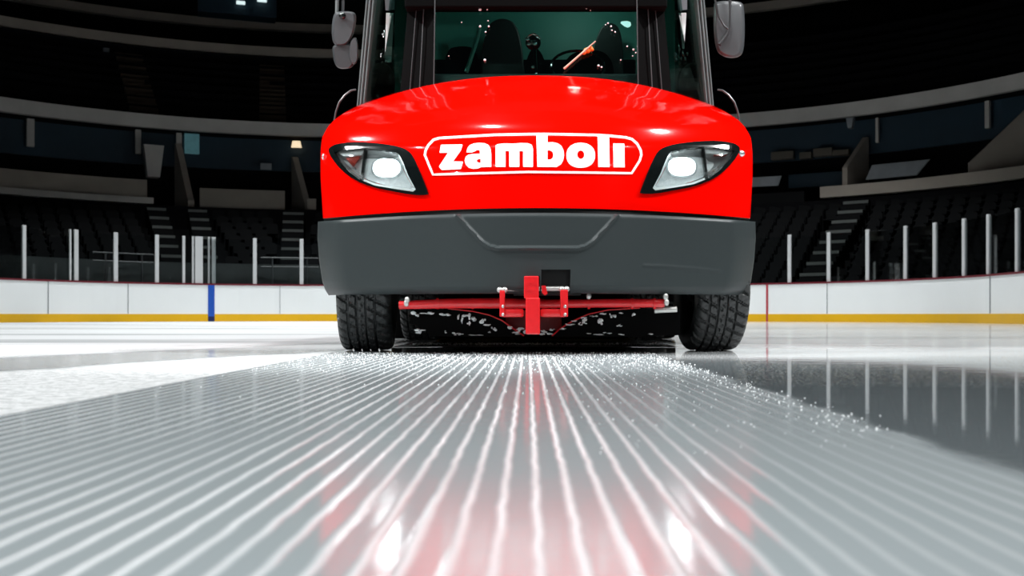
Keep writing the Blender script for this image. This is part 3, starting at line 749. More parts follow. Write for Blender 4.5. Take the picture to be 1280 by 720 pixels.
# headlights
for side in (0, 1):
    mm = (lambda P: list(P)) if side == 0 else mir
    hs, ln = chaikin(mm(HOUS), 1), mm(LENS)
    mb = MB(); slab(mb, [hs, ln], lambda p, d: onhood(p, d), 0.009, -0.008, 3.5)
    hl = part(mb, 'headlight', M['gloss'], label=('black framed headlight on the left of the picture', 'black framed headlight on the right of the picture')[side])
    def deep(p, d):
        q = onhood(p, 0); return Vector((q.x, q.y + d, q.z))
    # silvery bowl: back wall and sloping rim
    innerp = grow(ln, -5)
    v_, t_ = fill2d([innerp], 5); mb = MB(); mb.add([deep(p, 0.05) for p in v_], t_)
    L_ = densify(ln, 4); n = len(L_); cx = sum(p[0] for p in L_) / n; cy = sum(p[1] for p in L_) / n
    In = [(x + (cx - x) * 0.12, y + (cy - y) * 0.2) for x, y in L_]
    mb.add([deep(p, 0.008) for p in L_] + [deep(p, 0.052) for p in In], [(i, (i + 1) % n, n + (i + 1) % n, n + i) for i in range(n)])
    part(mb, 'reflector', M['silver'], parent=hl, smooth=True)
    S = lambda x: x if side == 0 else 1335.6 - x
    # stepped chrome surround of the projector
    for (cx_, cy_, rx, ry, e_, d_) in ((482, 209, 20, 14, 2.4, 0.045),):
        o_ = oc(S(cx_), cy_ - 1.6 * side, rx, ry, e_, 30); i_ = oc(S(cx_), cy_ - 1.6 * side, rx * .86, ry * .84, e_, 30); n = 30
        mb = MB(); mb.add([deep(p, d_) for p in o_] + [deep(p, d_ - .02) for p in i_] + [deep(p, d_ + .03) for p in i_],
                          [(i, (i + 1) % n, n + (i + 1) % n, n + i) for i in range(n)] + [(n + i, n + (i + 1) % n, 2 * n + (i + 1) % n, 2 * n + i) for i in range(n)])
        part(mb, 'lamp_ring', M['chrome'], parent=hl, smooth=True)
    c = deep((S(484), 208 - 1.6 * side), 0.035)
    bp = [(S(x), y - 1.6 * side) for x, y in chaikin([(469, 203), (477, 197), (494, 199), (499, 206), (492, 215), (474, 213)], 2)]
    mb = MB(); mb.prism(bp, deep, 0.025, 0.04); part(mb, 'bulb', M['bulb'], parent=hl, label='lit white bulb')
    # dark divider, red marker, lower strip given a glow
    dv = [(S(x), y - 1.6 * side) for x, y in ((454.5, 187), (458, 187), (453.5, 225), (450, 224.5))]
    mb = MB(); mb.prism(dv, deep, 0.005, 0.045); part(mb, 'divider', M['black'], parent=hl)
    mk = [(S(x), y - 1.6 * side) for x, y in (((431, 196.5), (450, 194), (440.5, 208.5)) if side == 0 else ((425, 193), (442, 193), (442, 196), (428, 196)))]
    mb = MB(); mb.prism(mk, deep, 0.015, 0.03); part(mb, 'marker_reflector', M['marker'], parent=hl, label='red marker')
    st = [(S(x), y - 1.6 * side) for x, y in ((455, 224), (470, 230), (496, 234), (518, 236.5), (518, 238.5), (494, 236), (469, 232), (454, 226.5))]
    mb = MB(); mb.prism(st, deep, 0.002, 0.02); part(mb, 'glow_strip', M['strip'], parent=hl)
    st = [(S(x), y - 1.6 * side) for x, y in ((424, 192), (444, 189), (454, 188), (452, 193), (443, 193.5), (430, 195))]
    mb = MB(); mb.prism(st, deep, 0.004, 0.02); part(mb, 'glow_strip', M['strip'], parent=hl)  # upper strip, its glow added to brighten the outer lens
    mb = MB(); slab(mb, [ln], lambda p, d: onhood(p, d + 0.012 * sstep(0, 9, polyd(p, ln))), 0.004, 0.0005, 4)
    part(mb, 'lens', M['lens'], parent=hl, smooth=True)
# small side marker lamp
for q, lb in (((926, 192), 'chrome side marker on the right corner'), ((404.5, 196), 'chrome side marker on the left corner')):
    c = onhood(q, 0.0); mb = MB(); mb.ell(c, (0.022 if q[0] > 700 else .01, 0.02, 0.018)); part(mb, 'side_marker', M['chrome'], smooth=True, label=lb)

# bumper
EB = smooth_tab([(0, 260, 369), (.06, 264, 363), (.16, 268, 352), (.42, 272, 325), (.75, 274, 298), (1, 273.5, 277)], 2)
embo = [(-101, 258), (-101, 268), (-68, 303), (-60, 308), (-48, 310.5), (48, 310.5), (60, 308), (68, 303), (101, 268), (101, 258)]
scr = [(134, 332), (165, 333.5), (200, 336), (228, 339.5)]
def bY(t, v_):
    return 4.95 + 0.30 * t ** 2.4 + 0.16 * max(0, (t - .88) / .12) ** 2 + 0.05 * max(0, (0.1 - v_) / .1) ** 2 + 0.012 * max(0, (v_ - .95) / .05) ** 2
b_rows = patch(lambda t: (260 * t, 367 + 2 * t * t), lambda t: (273.5 * t, 266 + 11 * t * t), lambda v_: interp(EB, v_), lambda v_: (0, 367 - 101 * v_), bY, 170, 64)
bv = []; bf = []; W = len(b_rows[0]); NB = len(b_rows)
for r in b_rows:
    for dx, py, Y in r:
        dY = 0
        if abs(dx) < 112 and py < 320:
            d = polyd((dx, py), embo) * (1 if inside((dx, py), embo) else -1); dY = 0.006 * sstep(-.5, 2.5, d) - 0.013 * math.exp(-(d / 1.7) ** 2)
        if 125 < dx < 235 and 325 < py < 346: dY -= 0.004 * math.exp(-(polyd((dx, py), scr, False) / 1.6) ** 2)
        bv.append(vp(dx, py, Y + dY))
for j in range(NB - 1):
    for i in range(W - 1):
        dx, py, _ = b_rows[j][i]
        if (6 < dx + 2 < 42 and py > 338.5) or (-14 < dx < 3 and py > 346): continue
        bf.append((j * W + i, j * W + i + 1, (j + 1) * W + i + 1, (j + 1) * W + i))
for (row, dy, dz, fl) in ((0, 0.4, 0.01, 1), (NB - 1, 0.09, 0.0, 0)):
    n1 = len(bv)
    for i in range(W):
        a = bv[row * W + i]; bv.append(Vector((a.x, max(a.y + 0.02, 5.2 if row == 0 else 0, a.y + dy if row else a.y + .1), a.z + dz)))
    for i in range(W - 1):
        dx = b_rows[row][i][0]
        if row == 0 and -20 < dx < 42: continue
        bf.append((row * W + i, row * W + i + 1, n1 + i + 1, n1 + i))
n0 = len(bv)
for j in range(NB):
    a = bv[j * W]; b = bv[j * W + W - 1]; bv.append(Vector((a.x, 5.5, a.z))); bv.append(Vector((b.x, 5.5, b.z)))
for j in range(NB - 1):
    a0, a1 = n0 + 2 * j, n0 + 2 * j + 2; bf.append((j * W, (j + 1) * W, a1, a0)); bf.append(((j + 1) * W + W - 1, j * W + W - 1, a0 + 1, a1 + 1))
mb = MB(); mb.add(bv, bf); bumper = part(mb, 'bumper', M['bumper'], smooth=True, label='dark grey plastic bumper with a pressed centre panel')
mb = MB(); mb.box(XC - 0.12, XC + 0.22, 5.0, 5.15, 0.30, 0.46); part(mb, 'bumper_recess', M['black'])

# tow hitch and axle beam
def pbox(mb, px0, px1, py0, py1, Y0, Y1, r=0.004):
    a = at(px0, py1, Y0); b = at(px1, py0, Y0); return mb.rbox(a.x, b.x, Y0, Y1, a.z, b.z, r, 2)
mb = MB(); pbox(mb, 655, 673.5, 345, 373, 4.84, 4.98, .005); hp = part(mb, 'hitch_post', M['redsteel'], label='upright red hitch post')
mb = MB(); pbox(mb, 657, 675, 372, 418, 4.83, 4.93, .006); part(mb, 'hitch_tongue', M['redsteel'], parent=hp)
for px, py in ((660, 361), (664, 352)):
    a = at(px, py, 4.84); mb = MB(); mb.tube([(a.x, 4.832, a.z), (a.x, 4.85, a.z)], 0.008, 10); part(mb, 'bolt', M['redsteel'], parent=hp)
mb = MB(); pbox(mb, 627, 655, 386, 396.5, 4.90, 4.95, .012); pbox(mb, 675, 708, 386, 396.5, 4.90, 4.95, .012); part(mb, 'hitch_crossbar', M['redsteel'], smooth=True)
for a_, b_, tp in ((624.5, 631, 363), (700.5, 710, 362)):
    mb = MB(); pbox(mb, a_, b_, tp, 396, 4.88, 4.93, .004); cb = part(mb, 'clevis_pin', M['redsteel'])
    for k in (-3, 3):
        c = at((a_ + b_) / 2 + k, tp - 0.5, 4.9); mb = MB(); mb.ell(c, (.016, .016, .015), 10, 6); part(mb, 'bolt_head', M['steel'], parent=cb, smooth=True, label='bright bolt head')
    for yy in (383, 393):
        c = at((a_ + b_) / 2 + 1, yy, 4.88); mb = MB(); mb.ell(c, (.008, .006, .009), 8, 5); part(mb, 'rivet', M['steel'], parent=cb, smooth=True)
mb = MB(); a = at(634, 361, 4.98); b = at(702, 361, 4.98); mb.tube([a, b], .013, 10); part(mb, 'cross_pin', M['steel'], smooth=True, label='bare steel pin')
mb = MB(); mb.prism([(677, 357), (682, 357), (684.5, 367), (681, 369.5), (677.5, 366)], lambda p, d: at(p[0], p[1], 4.93 + d), 0, .02); part(mb, 'tow_tab', M['redsteel'])
mb = MB()
mb.tube([at(499, 381.5, 5.10), at(560, 379.5, 5.10), at(625, 379, 5.10), at(666, 379.5, 5.10), at(712, 379.5, 5.10), at(775, 379, 5.10), at(830, 379, 5.10)], [.021, .026, .028, .025, .022, .023, .022], 14)
beam = part(mb, 'axle_beam', M['redsteel'], smooth=True, label='red steel cross beam between the wheels')
for px in (547, 591, 736, 790, 818):
    a = at(px, 379.5, 5.10); mb = MB(); mb.tube([(a.x - .006, 5.10, a.z), (a.x + .006, 5.10, a.z)], .029, 14); part(mb, 'collar', M['redsteel'], parent=beam, smooth=True)
for px, py in ((509, 375), (832, 371), (736, 370), (508, 379), (833, 378)):
    a = at(px, py, 5.06); mb = MB(); mb.ell(a, (.014, .012, .018), 8, 5); part(mb, 'bolt_head', M['steel'], parent=beam, smooth=True)
mb = MB(); mb.tube([at(818, 388, 5.12), at(846, 386.5, 5.12)], .016, 10); part(mb, 'tie_rod', M['steel'], smooth=True, label='pale steel rod by the right wheel')

# underside: skids, red brace, plate
Rp = [(690, 421), (700, 412), (715, 403), (735, 394), (760, 388.5), (800, 386), (850, 386), (850, 419), (790, 421)]
Lp = [(655, 421), (640, 411), (628, 402), (612, 395), (590, 390), (560, 387), (514, 387), (512, 404), (533, 411), (536, 420), (590, 421)]
fnu = lambda p, d: at(p[0], p[1], 5.27 + d)
mb = MB(); mb.prism(Rp, fnu, 0, .5); skr = part(mb, 'underbody_shell', M['matte'], label='black curved underbody shell at right')
mb = MB(); mb.prism(Lp, fnu, 0, .5); skl = part(mb, 'underbody_shell', M['matte'], label='black curved underbody shell at left')
mb = MB(); mb.tube([at(p[0], p[1] - 1.2, 5.26) for p in Rp[0:6]], .004, 8); part(mb, 'brake_pipe', M['redsteel'], parent=skr, smooth=True)
mb = MB(); mb.tube([at(p[0], p[1] - 1.2, 5.26) for p in Lp[0:6]], .004, 8); part(mb, 'brake_pipe', M['redsteel'], parent=skl, smooth=True)
mb = MB(); pbox(mb, 632, 702, 388, 413, 5.60, 5.64); part(mb, 'brace_plate', M['redsteel'], label='dark red brace plate behind the hitch')
mb = MB(); mb.box(XC - .98, XC + .98, 5.35, 9.0, .42, .62); part(mb, 'chassis', M['matte'])
mb = MB()
mb.rbox(XC - 1.22, XC + 1.22, 8.5, 9.3, .002, .55, .04); part(mb, 'conditioner', M['matte'], label='black ice conditioner at the rear')
mb = MB(); mb.rbox(XC - 1.12, XC + 1.12, 6.95, 9.25, .5, 1.72, .06); body = part(mb, 'snow_tank', M['red'], label='red snow tank behind the cab')
mb = MB()
for s in (-1, 1): mb.rbox(XC + s * 1.14 - .04, XC + s * 1.14 + .04, 6.15, 8.6, .3, .735, .02)
part(mb, 'side_skirt', M['bumper'])
# snow stuck to the underside
mb = MB()
def blob(mb, c, r):
    bm = bmesh.new(); bmesh.ops.create_icosphere(bm, subdivisions=2, radius=1)
    s = random.random() * 50
    for q in bm.verts:
        k = 1 + .55 * noise.noise(q.co * 1.9 + Vector((s, s, s))); q.co = Vector((c[0] + q.co.x * r[0] * k, c[1] + q.co.y * r[1] * k, c[2] + q.co.z * r[2] * k))
    mb.bm(bm)
for px, py, a, b in ((516, 390, 5, 3), (522, 394, 3, 2), (535, 391, 7, 2), (556, 393, 5, 2), (573, 396, 2, 4), (577, 402, 2, 3), (584, 394, 4, 2.4), (591, 398, 4, 3), (587, 404, 3, 2.5),
        (603, 402, 4, 3), (608, 406, 5, 1.6), (617, 411, 4, 2), (612, 415, 2, 1.5), (570, 418, 6, 1.4), (557, 415, 2, 1.5), (595, 419, 7, .8), (638, 409, 5, 2), (645, 416, 6, 1.6), (650, 411, 6, 2.4), (656, 415, 3, 2),
        (679, 413, 5, 1.4), (684, 417, 6, 2), (690, 412, 4, 1.6), (703, 411, 6, 1.1), (711, 406, 6, 1.1), (730, 400, 5, 2.5), (728, 405, 4, 2), (729, 397, 3, 1.3), (750, 401, 3.5, 4.5), (754, 392, 5, 1.5), (765, 395, 4, 2.6), (775, 391, 3, 1), (774, 407, 4, 1.4),
        (792, 393, 3, 2), (745, 418, 9, .7), (760, 416.5, 5, .9), (776, 418, 4, .9), (735, 417, 4, .8), (814, 417.5, 4, .8), (524, 415, 9, 3), (742, 395, 4, 1.2), (718, 401, 4, 1)):
    for _ in range(6):
        c = at(px + random.gauss(0, a * .45), py + random.gauss(0, b * .45), 5.26); k = 5.26 / F
        blob(mb, c, (a * k * random.uniform(.2, .65), .012, b * k * random.uniform(.25, .75)))
part(mb, 'clinging_snow', M['snow'], smooth=True, kind='stuff', label='white snow stuck under the machine')

# tires
def tire_mesh():
    nA, nS = 300, 92; R0 = .35; hw = .15; vs = []; fs = []
    prof = []
    for i in range(nS + 1):
        s = -1 + 2 * i / nS; a = abs(s)
        if a < .62: x = s / .62 * .112; r = R0 - .004 * (a / .62) ** 2
        elif a < .78:
            u = (a - .62) / .16; x = math.copysign(.112 + .034 * math.sin(u * PI / 2), s); r = R0 - .004 - .045 * (1 - math.cos(u * PI / 2))
        else:
            u = (a - .78) / .22; x = math.copysign(.146 + .008 * math.sin(u * PI) - .03 * u * u, s); r = R0 - .049 - .10 * u
        prof.append((x, r, a))
    for k in range(nA):
        th = 2 * PI * k / nA
        for x, r, a in prof:
            d = 0
            if a < .74:
                for g in (-.082, -.034, .014, .062): 
                    d = max(d, .017 * (1 - sstep(.004, .0062, abs(x - g))))
                ph = (th * 34 / (2 * PI) * 1.0 + x * 9 + (.5 if x > -.01 else 0)) % 1.0
                lat = 1 - sstep(.09, .15, abs(ph - .5))
                if not (-.034 < x < .062 and False): d = max(d, lat * (.015 if abs(x) > .03 else .009))
                ph2 = (th * 68 / (2 * PI) - x * 14) % 1.0
                d = max(d, .003 * (1 - sstep(.06, .14, abs(ph2 - .5))))
            vs.append((x, (r - d) * math.sin(th), (r - d) * math.cos(th)))
    n = nS + 1
    for k in range(nA):
        for i in range(nS): fs.append((k * n + i, k * n + i + 1, ((k + 1) % nA) * n + i + 1, ((k + 1) % nA) * n + i))
    return vs, fs
tv, tf = tire_mesh()
tmb = MB(); tmb.add(tv, tf)
rim = MB()
def lathe(mb, prof, n=40):
    b = len(mb.v)
    for k in range(n):
        a = 2 * PI * k / n
        for x, r in prof: mb.v.append(Vector((x, r * math.sin(a), r * math.cos(a))))
    m_ = len(prof)
    for k in range(n):
        for i in range(m_ - 1): mb.f.append((b + k * m_ + i, b + k * m_ + i + 1, b + ((k + 1) % n) * m_ + i + 1, b + ((k + 1) % n) * m_ + i))
lathe(rim, [(-.12, .0), (-.12, .06), (-.08, .08), (-.07, .16), (-.11, .19), (-.122, .205), (.122, .205), (.11, .19), (.05, .17), (.05, .06), (.07, .04), (.07, 0)])
WH = [(-.915, 5.7, 4, 'front tire on the left of the picture'), (1.04, 5.7, 4, 'front tire on the right of the picture'), (-.86, 8.1, 0, 'rear tire on the left'), (.955, 8.1, 0, 'rear tire on the right')]
t0 = None
for x, y, a, lb in WH:
    if t0 is None:
        t0 = tmb.build('tire', M['rubber'], None, True); r0 = rim.build('rim', M['black'], None, True); t_, r_ = t0, r0
    else: t_ = t0.copy(); r_ = r0.copy(); COL.objects.link(t_); COL.objects.link(r_)
    t_.parent = veh; t_.matrix_parent_inverse = Matrix.Identity(4); t_.location = Vector((x, y, .348)) - VO; t_.rotation_euler = (random.random() if False else 0.3, 0, math.radians(a)); t_['label'] = lb
    t_.rotation_euler = (0, 0, math.radians(a))
    r_.parent = t_; r_.location = (0, 0, 0)

# cab -------------------------------------------------------------
def cabx(dx, py, Y): return vp(dx, py, Y)
ZB, ZT = 1.40, 2.42
def col2(pts_b, pts_t, mb):
    """column between a lower and an upper outline"""
    n = len(pts_b); mb.add([(*p, ZB) for p in pts_b] + [(*p, ZT) for p in pts_t], [tuple(range(n)), tuple(n + i for i in reversed(range(n)))] + [(i, (i + 1) % n, n + (i + 1) % n, n + i) for i in range(n)])
def xa(dx, Y): return XC + dx * Y / F
def lean(dxb, dxt, Y, z):
    # dxb at row 120, dxt at row 0
    zb = H + (HY - 120) * Y / F; zt = H + HY * Y / F
    return XC + (dxb + (dxt - dxb) * (z - zb) / (zt - zb)) * Y / F
# cab shell: roof, rear posts, floor = root mesh of the cab
mb = MB(); mb.rbox(XC - 1.12, XC + 1.12, 5.95, 7.05, ZT, ZT + .14, .04)
mb.rbox(XC - .78, XC + .78, 5.90, 6.0, 2.025, ZT, .01)            # header over the windshield
cab = part(mb, 'cab', M['matte'], label='black framed glazed cab')
for s in (-1, 1):
    # black inner post beside the windshield with three thin ribs
    mb = MB()
    bot = [(lean(s * 128, 0, 5.9, 0) * 0 + lean(s * 128, s * 126, 5.90, ZB), 5.90), (lean(s * 170, s * 160, 5.98, ZB), 5.98), (lean(s * 170, s * 160, 6.06, ZB), 6.06), (lean(s * 128, s * 126, 5.98, ZB), 5.98)]
    topp = [(lean(s * 128, s * 126, 5.90, ZT), 5.93), (lean(s * 170, s * 160, 5.98, ZT), 6.01), (lean(s * 170, s * 160, 6.06, ZT), 6.09), (lean(s * 128, s * 126, 5.98, ZT), 6.01)]
    col2(bot, topp, mb); part(mb, 'windshield_post', M['matte'], parent=cab)
    for dxb, dxt, Yq in ((128, 126.5, 5.885), (146, 140, 5.925), (158, 149, 5.95)):
        mb = MB(); mb.tube([(lean(s * dxb, s * dxt, Yq, ZB), Yq, ZB), (lean(s * dxb, s * dxt, Yq, ZT - .1), Yq + .02, ZT - .1)], .0035, 6); part(mb, 'trim_rib', M['mirror_lo'], parent=cab, smooth=True)
    # corner glass
    def ed(dxb, dxt, Y): return [(lean(s * dxb, s * dxt, Y, ZB), Y, ZB), (lean(s * dxb, s * dxt, Y, ZT), Y + .03, ZT)]
    A = ed(170, 160, 6.0); B_ = ed(211, 199, 6.33); mb = MB()
    mb.add([A[0], B_[0], B_[1], A[1]] + [(p[0], p[1] + .008, p[2]) for p in (A[0], B_[0], B_[1], A[1])], [(0, 1, 2, 3), (7, 6, 5, 4), (0, 4, 5, 1), (1, 5, 6, 2), (2, 6, 7, 3), (3, 7, 4, 0)])
    part(mb, 'corner_window', M['shield'], parent=cab)
    # outer grey post with flutes
    mb = MB(); pb = []; pt = []
    K = 24
    for i in range(K + 1):
        u = i / K; y = 6.35 + .10 * u * u - .032 * abs(math.sin(u * PI * 3)); 
        pb.append((lean(s * (210 + 16 * u), s * (199 + 17 * u), 6.35, ZB), y)); pt.append((lean(s * (210 + 16 * u), s * (199 + 17 * u), 6.35, ZT), y + .02))
    pb += [(pb[-1][0], 6.56), (pb[0][0], 6.50)]; pt += [(pt[-1][0], 6.58), (pt[0][0], 6.52)]
    col2(pb, pt, mb); part(mb, 'corner_post', M['pillar'], parent=cab, smooth=True, label='fluted grey corner post')
    # side door window behind the post and rear post
    mb = MB(); x0 = lean(s * 222, s * 212, 6.5, ZB); x1 = lean(s * 222, s * 212, 6.5, ZT)
    mb.add([(x0, 6.55, ZB), (x0, 7.0, ZB), (x1, 7.0, ZT), (x1, 6.55, ZT)] + [(x0 - s * .01, 6.55, ZB), (x0 - s * .01, 7.0, ZB), (x1 - s * .01, 7.0, ZT), (x1 - s * .01, 6.55, ZT)], [(0, 1, 2, 3), (7, 6, 5, 4), (0, 4, 5, 1), (1, 5, 6, 2), (2, 6, 7, 3), (3, 7, 4, 0)])
    part(mb, 'side_window', M['shield'], parent=cab)
    # pale strip, grey patch and chrome beads modelled as reflections in the corner glass
    cx_ = 487 if s < 0 else 853
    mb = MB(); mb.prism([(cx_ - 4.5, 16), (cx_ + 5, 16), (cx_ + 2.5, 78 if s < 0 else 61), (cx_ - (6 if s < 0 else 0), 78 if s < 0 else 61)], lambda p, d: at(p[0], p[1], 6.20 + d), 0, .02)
    part(mb, 'reflection_bar', M['pale'], parent=cab, bevel=.003, label='pale bar modelled as a reflection in the corner glass')
    mb = MB(); mb.prism([(cx_ - 7, -14), (cx_ + 6, -14), (cx_ + 6, 12), (cx_ - 5, 13)], lambda p, d: at(p[0], p[1], 6.22 + d), 0, .02); part(mb, 'reflection_patch', M['sign'], parent=cab)
    mb = MB()
    for _ in range(16):
        c = at(cx_ + random.uniform(-12, 8), random.uniform(30, 80) if s < 0 else random.uniform(58, 80), 6.24); mb.ell(c, (random.uniform(.004, .012), .006, random.uniform(.004, .016)), 6, 4)
    part(mb, 'corner_glints', M['chrome'], parent=cab, smooth=True)  # chrome beads modelled as sparkles in the glass
    # round dark bellows low in the corner
    mb = MB(); mb.ell(at(477 if s < 0 else 866, 105, 6.5), (.09, .08, .14)); part(mb, 'corner_pad', M['black'], parent=cab, smooth=True)
    # door cable
    pts = [at(671 + s * u, w_, 6.3) for u, w_ in ((226, 112), (232, 113), (240, 119), (247, 128), (251, 139), (253, 150))]
    mb = MB(); mb.tube(pts, .006, 6); part(mb, 'mirror_cable', M['mirror'], parent=cab, smooth=True)
# windshield
mb = MB(); a = lean(-128, -126, 5.9, ZB); b = lean(128, 126, 5.9, ZB); c = lean(126, 126, 5.9, ZT); d = lean(-126, -126, 5.9, ZT)
mb.add([(a, 5.94, ZB), (b, 5.94, ZB), (c, 5.97, ZT), (d, 5.97, ZT)] + [(a, 5.948, ZB), (b, 5.948, ZB), (c, 5.978, ZT), (d, 5.978, ZT)], [(0, 1, 2, 3), (7, 6, 5, 4), (0, 4, 5, 1), (1, 5, 6, 2), (2, 6, 7, 3), (3, 7, 4, 0)])
part(mb, 'windshield', M['shield'], parent=cab)
# windshield lower cowl, dash, rear wall
mb = MB(); mb.rbox(XC - .64, XC + .64, 6.0, 6.16, 1.40, 1.662, .03); part(mb, 'dashboard', M['mirror_lo'], parent=cab, smooth=True)
mb = MB(); mb.rbox(XC - .98, XC + .98, 6.95, 7.0, 1.3, ZT, .01); part(mb, 'rear_panel', M['teal'], parent=cab, label='dark teal rear panel of the cab')
mb = MB(); mb.rbox(XC - .7, XC + .7, 6.88, 6.94, 1.3, 1.97, .01); part(mb, 'rear_ledge', M['matte'], parent=cab)
def seat(px, w_, top_, lab, lean_=0):
    mb = MB(); Y = 6.62; pts = []
    for u, v_ in ((-1.0, 100), (-.98, 70), (-.86, 48), (-.68, 34), (-.45, 26), (0, 22.5), (.45, 26), (.68, 34), (.84, 48), (.95, 66), (1.05, 100)):
        pts.append((px + u * w_ + lean_ * (100 - v_), top_ + (v_ - 22.5)))
    pts = [pts[0]] + chaikin(pts, 2, False)[1:-1] + [pts[-1]]
    mb.prism(pts, lambda p, d: at(p[0], p[1], Y + d), 0, .14)
    s_ = part(mb, 'seat_back', M['seat'], parent=cab, bevel=.02, label=lab)
seat(628, 27, 22.5, 'high black seat back at left')
seat(758, 20, 28, 'high black seat back at right', .06)
mb = MB(); mb.tube([at(600, 32, 6.55), at(596, 50, 6.53), at(583, 90, 6.5)], .014, 8); part(mb, 'seat_belt', M['teal'], parent=cab, smooth=True)
mb = MB(); mb.tube([at(668, 60, 6.3), at(670, 96, 6.25)], .012, 8); mb.ell(at(666.5, 53, 6.3), (.05, .045, .05)); part(mb, 'control_stick', M['gloss'], parent=cab, smooth=True)
mb = MB(); mb.tube([at(657 + 19 * k / 8, 49 - 6.5 * math.sin(PI * k / 8), 6.25) for k in range(9)], .006, 6)
for px, py in ((660, 49), (661, 55), (669, 55), (666, 84), (670, 93)): mb.ell(at(px, py, 6.24), (.012, .006, .012), 8, 5)
part(mb, 'stick_glints', M['chrome'], parent=cab, smooth=True)  # chrome arc and beads shaped as highlights on the knob and stem
mb = MB(); mb.prism(chaikin([(703, 100), (706, 74), (722, 63), (752, 62), (766, 76), (768, 100)], 2), lambda p, d: at(p[0], p[1], 6.4 + d), 0, .1); part(mb, 'instrument_pod', M['matte'], parent=cab)
mb = MB(); mb.prism(chaikin([(556, 100), (557, 62), (575, 57), (596, 60), (600, 100)], 2), lambda p, d: at(p[0], p[1], 6.8 + d), 0, .08); part(mb, 'side_console', M['matte'], parent=cab)
mb = MB(); mb.prism(chaikin([(655, 100), (658, 72), (668, 56), (680, 70), (686, 100)], 2), lambda p, d: at(p[0], p[1], 6.45 + d), 0, .1); part(mb, 'gear_console', M['matte'], parent=cab)
# steering wheel and wiper
mb = MB(); cs = at(722, 84, 6.3)
ringp = [cs + Vector((.17 * math.cos(a), .08 * math.sin(a) * 1.2, .13 * math.sin(a))) for a in [2 * PI * k / 24 for k in range(25)]]
mb.tube(ringp, .009, 8, False); mb.tube([cs, cs + Vector((0, -.05, -.2))], .03, 8); part(mb, 'steering_wheel', M['gloss'], parent=cab, smooth=True)
mb = MB(); mb.tube([at(705, 86, 5.9), at(728, 66, 5.9), at(744.5, 51.5, 5.9)], [.007, .006, .004], 8); wp = part(mb, 'wiper_arm', M['copper'], parent=cab, smooth=True, label='bare metal wiper arm')
mb = MB()
for px, py, r in ((734, 63, .022), (738, 60, .016), (730, 66, .015), (740, 62, .012)): mb.ell(at(px, py, 5.91), (r, .008, r * .8), 8, 6)
part(mb, 'wiper_joint', M['orange'], parent=cab, smooth=True, label='orange wiper joint')
# small white beads modelled in place of sparkle highlights on the windshield
mb = MB()
for px, py, r in ((600, 12, .016), (596, 6, .01), (606, 7, .011), (609, 12, .008), (600, 33, .012), (611, 33, .010), (607, 40, .009), (610, 26, .007), (606, 75, .013), (733, 10, .012), (728, 9, .009), (738, 13, .007),
                  (760, 29, .010), (764, 33, .010), (765, 38, .008), (769, 40, .009), (757, 31, .007), (784, 58, .009), (792, 62, .012), (795, 66, .009), (797, 58, .008), (791, 70, .007), (799, 75, .008), (776, 75, .008), (748, 82, .012), (752, 84, .010), (561, 70, .007), (577, 28, .006)):
    mb.ell(at(px, py, 5.925), (r * .6, .006, r * .55), 8, 5)
part(mb, 'windshield_glints', M['snow'], parent=cab, smooth=True, kind='stuff')
mb = MB(); mb.prism(chaikin([(773, 27), (788, 26), (789, 33), (783, 35)], 1), lambda p, d: at(p[0], p[1], 6.7 + d), 0, .03); part(mb, 'cab_lamp', M['coolglow'], parent=cab)
pl = bpy.data.lights.new('cab_lamp', 'POINT'); pl.energy = 3.6; pl.color = (.85, 1, .95); pl.shadow_soft_size = .05
po = bpy.data.objects.new('cab_lamp', pl); COL.objects.link(po); po.location = (XC + .3, 6.35, ZT - .1)

# mirrors
def mirror_at(outl, Y, th, m, nm, par, **k):
    mb = MB(); P = chaikin(outl, 3); n = len(P); lay = [(0.80, 0), (0.93, .012), (1, .04), (1, th - .02), (.9, th)]
    cx = sum(p[0] for p in P) / n; cy = sum(p[1] for p in P) / n; vs = []
    for sc, dd in lay: vs += [at(cx + (x - cx) * sc, cy + (y - cy) * (sc * .5 + .5), Y + dd) for x, y in P]
    fs = [tuple(range(n))] + [tuple((len(lay) - 1) * n + i for i in reversed(range(n)))]
    for l in range(len(lay) - 1):
        for i in range(n): fs.append((l * n + i, l * n + (i + 1) % n, (l + 1) * n + (i + 1) % n, (l + 1) * n + i))
    mb.add(vs, fs); return part(mb, nm, m, parent=par, smooth=True, **k)
ml = mirror_at([(416, 20), (421, 14), (443, 14), (446, 22), (443, 42), (434, 57), (417, 58), (414, 40)], 6.05, .11, M['mirror'], 'wing_mirror', veh, label='grey wing mirror shell at left')
mirror_at([(415, 54), (446, 54), (445, 84), (426, 87), (419, 82), (416, 70)], 6.07, .10, M['mirror_lo'], 'lower_shell', ml)
mirror_at([(437, 50), (447, 44), (448, 78), (440, 82), (436, 70)], 6.05, .06, M['mirror'], 'mirror_pad', ml)
mb = MB(); mb.tube([at(421, 20, 6.1), at(421.5, 0, 6.1), at(423, -30, 6.1), at(434, -52, 6.15), at(454, -58, 6.3)], .011, 8); part(mb, 'mirror_arm', M['pillar'], parent=ml, smooth=True)
mb = MB(); mb.tube([at(428.5, 20, 6.12), at(429, 0, 6.12), at(430, -24, 6.12), at(438, -42, 6.15), at(454, -46, 6.3)], .010, 8); part(mb, 'mirror_arm', M['mirror'], parent=ml, smooth=True)
mb = MB(); mb.ell(at(428, 20, 6.03), (.022, .015, .02)); part(mb, 'mirror_joint', M['gloss'], parent=ml, smooth=True)
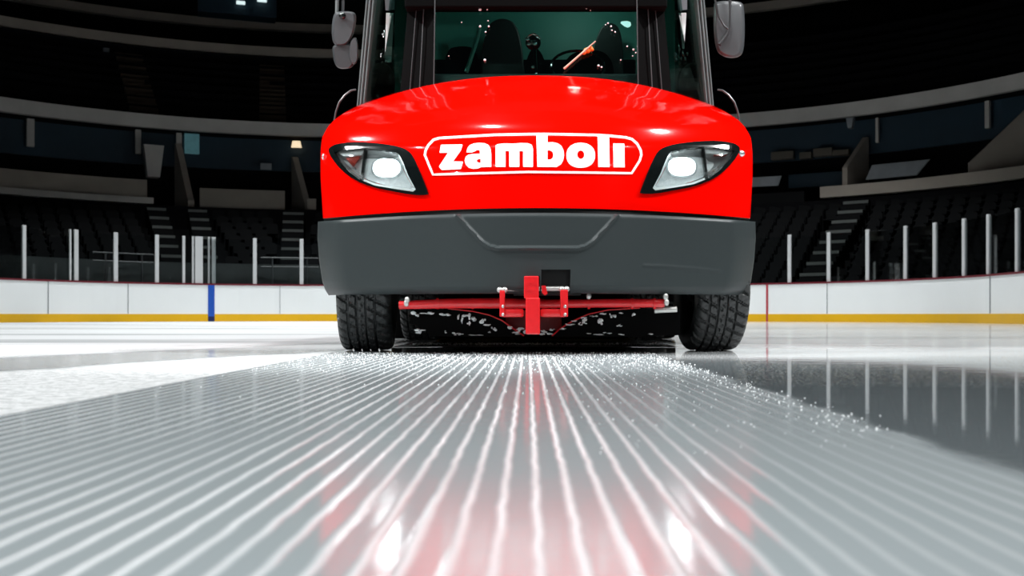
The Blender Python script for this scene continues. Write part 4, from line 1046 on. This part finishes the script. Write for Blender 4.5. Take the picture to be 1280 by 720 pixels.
mr_ = mirror_at([(891, 6), (896, 1), (925, 1), (931, 8), (931, 64), (922, 73), (905, 72), (893, 62)], 6.05, .11, M['mirror'], 'wing_mirror', veh, label='grey wing mirror shell at right')
mb = MB(); mb.tube([at(912, -40, 6.0), at(912.5, 0, 6.0), at(912.5, 34, 6.02), at(908, 44, 6.02), at(899, 56, 6.02)], [.008, .008, .008, .011, .013], 8); part(mb, 'mirror_arm', M['mirror_lo'], parent=mr_, smooth=True)
mb = MB(); mb.tube([at(893, -20, 6.02), at(894, 0, 6.02), at(898, 20, 6.02), at(905, 32, 6.02), at(911, 37, 6.02)], .006, 8); part(mb, 'mirror_cable', M['mirror_lo'], parent=mr_, smooth=True)
mb = MB(); mb.tube([at(912, -38, 6.0), at(900, -48, 6.1), at(886, -50, 6.3)], .012, 8); part(mb, 'mirror_bracket', M['mirror'], parent=mr_, smooth=True)

# ------------------------------------------------------------------ loose snow on the combed ice
mb = MB(); random.seed(3)
def crumb(x, y, r):
    b = len(mb.v); c = Vector((x, y, r * .3)); ph = random.random() * 6
    for k in range(4): mb.v.append(c + Vector((r * math.cos(ph + k * PI / 2), r * math.sin(ph + k * PI / 2) * random.uniform(.6, 1.2), random.uniform(-.3, .2) * r)))
    mb.v.append(c + Vector((0, 0, r * random.uniform(.5, 1)))); mb.v.append(c - Vector((0, 0, r * .5)))
    for k in range(4): mb.f.append((b + k, b + (k + 1) % 4, b + 4)); mb.f.append((b + (k + 1) % 4, b + k, b + 5))
for _ in range(2600):
    y = 5.35 - abs(random.gauss(0, .9)); x = random.uniform(-1.04, .66)
    if y > 2.2: crumb(x, y, random.uniform(.001, .003))
for _ in range(260):
    y = random.uniform(1.7, 4.6); x = .60 + random.gauss(0, .035); crumb(x, y, random.uniform(.001, .003))
for _ in range(900):
    crumb(random.uniform(-.8, .95), random.gauss(6.9, .12), random.uniform(.002, .005))
for _ in range(200):
    y = random.uniform(1.4, 4.6); x = random.uniform(.1, .6); crumb(x, y, random.uniform(.001, .002))
tag(mb.build('loose_snow', M['snow']), 'white snow crumbs scattered over the combed ice before the machine', 'snow', kind='stuff')
